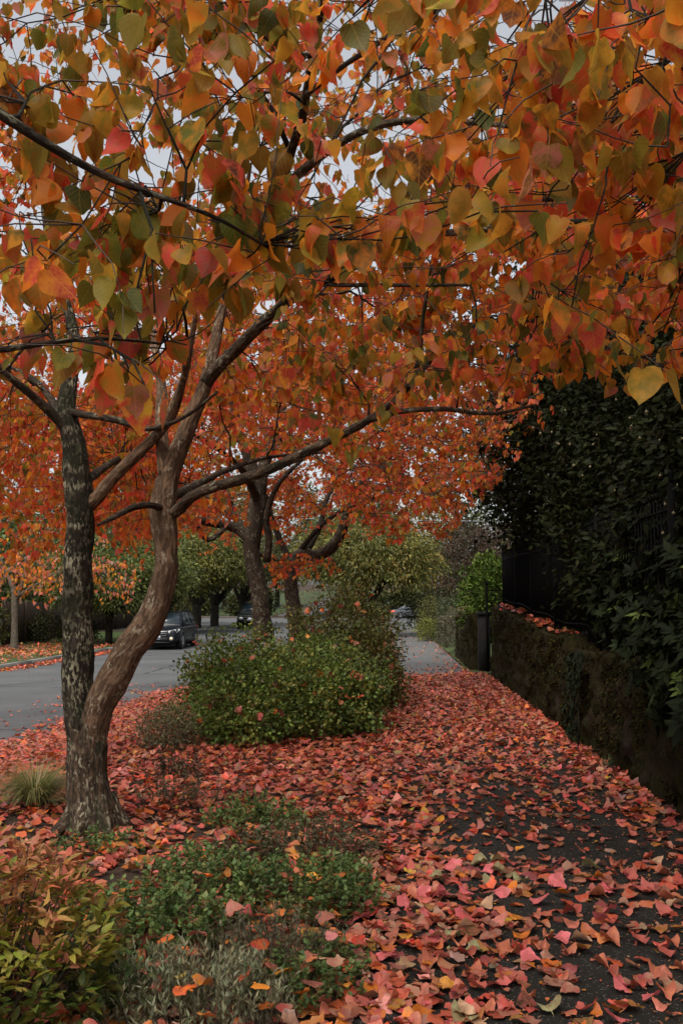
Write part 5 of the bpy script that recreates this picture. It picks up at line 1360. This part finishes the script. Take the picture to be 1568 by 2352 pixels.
scatter(-7.5, 2.16, 11.5, 26, 300, 2, (.058, .098), .055)
scatter(-12, -6, 8, 40, 8, 2, (.07, .11), .01)
# crumbled bits on the near path
n = 2600; x = rng.uniform(-.2, 2.1, n); y = rng.uniform(3.4, 11, n); x = np.where(rng.random(n) < .5, x ** 1.0, 2.1 - rng.random(n) ** 2 * 1.2)
parts.append(flat_leaves(x, y, np.full(n, .012), rng.uniform(.012, .035, n), T_OVAL[1], [.1, .1, .05, .1, .15, .15, .2, .25], .15, .3))
# drifts along the wall foot, on the wall tops, caught in the bushes
n = 900; y = rng.uniform(4, 22.8, n); x = 2.17 - rng.random(n) ** 2 * .35
parts.append(flat_leaves(x, y, .015 + rng.random(n) * .03, rng.uniform(.05, .10, n), T_FALL[1], WT))
n = 420; y = rng.uniform(9, 22.8, n); x = rng.uniform(2.34, 2.62, n); k = (vnoise(np.stack([x, y, x * 0], 1), .9) > -.1) & (y > 14); x, y = x[k], y[k]
parts.append(flat_leaves(x, y, np.array([top_main(v) for v in y]) + rng.random(len(x)) * .05 + .03, rng.uniform(.07, .11, len(x)), T_FALL[1], WT))
n = 34; px = rng.uniform(430, 890, n); py = rng.uniform(1440, 1700, n)
tgt = []
for e in e1 + e2:
    d = unit(np.stack([rng.normal(0, .8, 13), -np.abs(rng.normal(.5, .5, 13)), np.abs(rng.normal(.5, .5, 13))], 1))
    tgt.append(np.array(e[:3]) + d * np.array(e[3:6]) * 1.06)
tgt = np.concatenate(tgt); n = len(tgt)
parts.append(flat_leaves(tgt[:, 0], tgt[:, 1], tgt[:, 2], rng.uniform(.06, .10, n), T_FALL[0], [.3, .1, .05, .3, .2, 0, .05, 0], .9, .4))
# in the front bed, on and between the herbs
n = 330; x = rng.uniform(-2.2, -.25, n); y = rng.uniform(3.0, 6.8, n)
parts.append(flat_leaves(x, y, rng.uniform(.03, .22, n) * np.where(x < -1.2, .6, 1), rng.uniform(.055, .095, n), T_FALL[0], [.25, .2, .05, .2, .22, .05, .1, .1], .3, .45))
# far: a few on the far path, the gutter across the road and the verge under the sapling
n = 330; x = rng.uniform(-.1, 1.9, n); y = 23.4 + rng.random(n) ** 1.8 * 34; x = np.where(rng.random(n) < .6, 1.2 + rng.random(n) ** .5 * .75, x)
parts.append(flat_leaves(x, y, np.full(n, .02), rng.uniform(.06, .10, n), T_FALL[2], [.15, .1, .1, .25, .2, .1, .1, .1]))
n = 2600; x = rng.uniform(-18, -12.3, n); y = rng.uniform(30, 50, n); k = rng.random(n) < np.exp(-((y - 40) / 7.0) ** 2); x, y = x[k], y[k]
parts.append(flat_leaves(x, y, H(x - 1, y) + .035, rng.uniform(.10, .16, len(x)), T_FALL[2], [.2, .1, .1, .25, .35, .1, .1, .15]))
n = 1200; x = -12.0 + rng.random(n) ** 2 * .6; y = rng.uniform(30, 50, n)
parts.append(flat_leaves(x, y, np.full(n, -.40) + rng.random(n) * .04, rng.uniform(.08, .13, n), T_FALL[2], [.25, .15, .15, .25, .15, 0, .05, 0]))
fl = leaf_object('fallen_leaves', parts, M['fallen'])
tag(fl, 'carpet of red and pink fallen leaves', 'fallen leaves', kind='stuff')

# the largest fallen leaves, each its own object, nearest the camera
variants = []
desc = dict(pink='pale pink', rose='rose red', red='dark red', redor='bright red orange', orange='orange', yellow='yellow', brown='dull brown', tan='faded tan')
for k in range(32):
    nm = FN[k % 8]
    w = [1.0 if q == nm else 0 for q in FN]
    a = flat_leaves(np.zeros(1), np.zeros(1), np.zeros(1), np.array([.088]), T_FALL[0], w, .06, .5, .28)
    variants.append((nm, a))
protos = {}
cand = []
while len(cand) < 298:
    x = rng.uniform(-.18, 2.05); y = rng.uniform(3.55, 6.6)
    d = float(density(np.array([x]), np.array([y]))[0])
    if rng.random() > (.25 + d): continue
    px, py, _ = project((x, y, 0))
    if not (-20 < px < 1590 and py < 2370): continue
    if any((x - c[0]) ** 2 + (y - c[1]) ** 2 < .07 ** 2 for c in cand): continue
    cand.append((x, y))
cw = np.array([.31, .22, .09, .09, .09, .05, .06, .09])
for x, y in cand:
    nm = FN[rng.choice(8, p=cw / cw.sum())]
    k = rng.choice([i for i in range(32) if variants[i][0] == nm])
    if k not in protos:
        o = leaf_object('fallen_leaf', [variants[k][1]], M['fallen']); protos[k] = o
    else:
        o = protos[k].copy(); COL.objects.link(o)
    s_ = rng.uniform(.75, 1.2)
    o.location = (x, y, .022 + .012 * rng.random() + (.02 if x < -.25 else 0)); o.rotation_euler = (rng.normal(0, .14), rng.normal(0, .14), rng.uniform(0, 6.28)); o.scale = (s_,) * 3
    tag(o, f'{desc[nm]} heart-shaped fallen leaf lying on the near end of the dark path', 'leaf', f'{desc[nm]} leaves on the near path')

# ------------------------------------------------------------------ sky and light
w = bpy.data.worlds.new('World'); SC.world = w; w.use_nodes = True
nt = w.node_tree; nt.nodes.clear(); n = N(nt)
SUN_EL, SUN_AZ = R(58), R(205)            # azimuth clockwise from the street axis
sky = n('ShaderNodeTexSky', sky_type='NISHITA'); sky.sun_disc = False; sky.sun_elevation = SUN_EL; sky.sun_rotation = SUN_AZ
sky.air_density = 1.0; sky.dust_density = 4.0; sky.ozone_density = 1.0
hs = n('ShaderNodeHueSaturation'); hs.inputs['Saturation'].default_value = .22; n.link(sky.outputs[0], hs.inputs['Color'])
bg = n('ShaderNodeBackground'); bg.inputs['Strength'].default_value = .15
n.link(hs.outputs[0], bg.inputs['Color']); ow = n('ShaderNodeOutputWorld'); n.link(bg.outputs[0], ow.inputs[0])
sd = bpy.data.lights.new('sun', 'SUN'); sd.energy = 1.5; sd.angle = R(24); sd.color = (1, .945, .86)
so_ = bpy.data.objects.new('sun', sd); COL.objects.link(so_)
dv = Vector((math.sin(SUN_AZ) * math.cos(SUN_EL), math.cos(SUN_AZ) * math.cos(SUN_EL), math.sin(SUN_EL)))
so_.rotation_euler = dv.to_track_quat('Z', 'Y').to_euler(); so_.location = dv * 60
SC.view_settings.view_transform = 'Standard'; SC.view_settings.look = 'None'; SC.view_settings.exposure = 0.55; SC.view_settings.gamma = 1.0
SC.cycles.max_bounces = 7; SC.cycles.diffuse_bounces = 4; SC.cycles.glossy_bounces = 2; SC.cycles.transmission_bounces = 5; SC.cycles.transparent_max_bounces = 4
SC.cycles.use_denoising = True
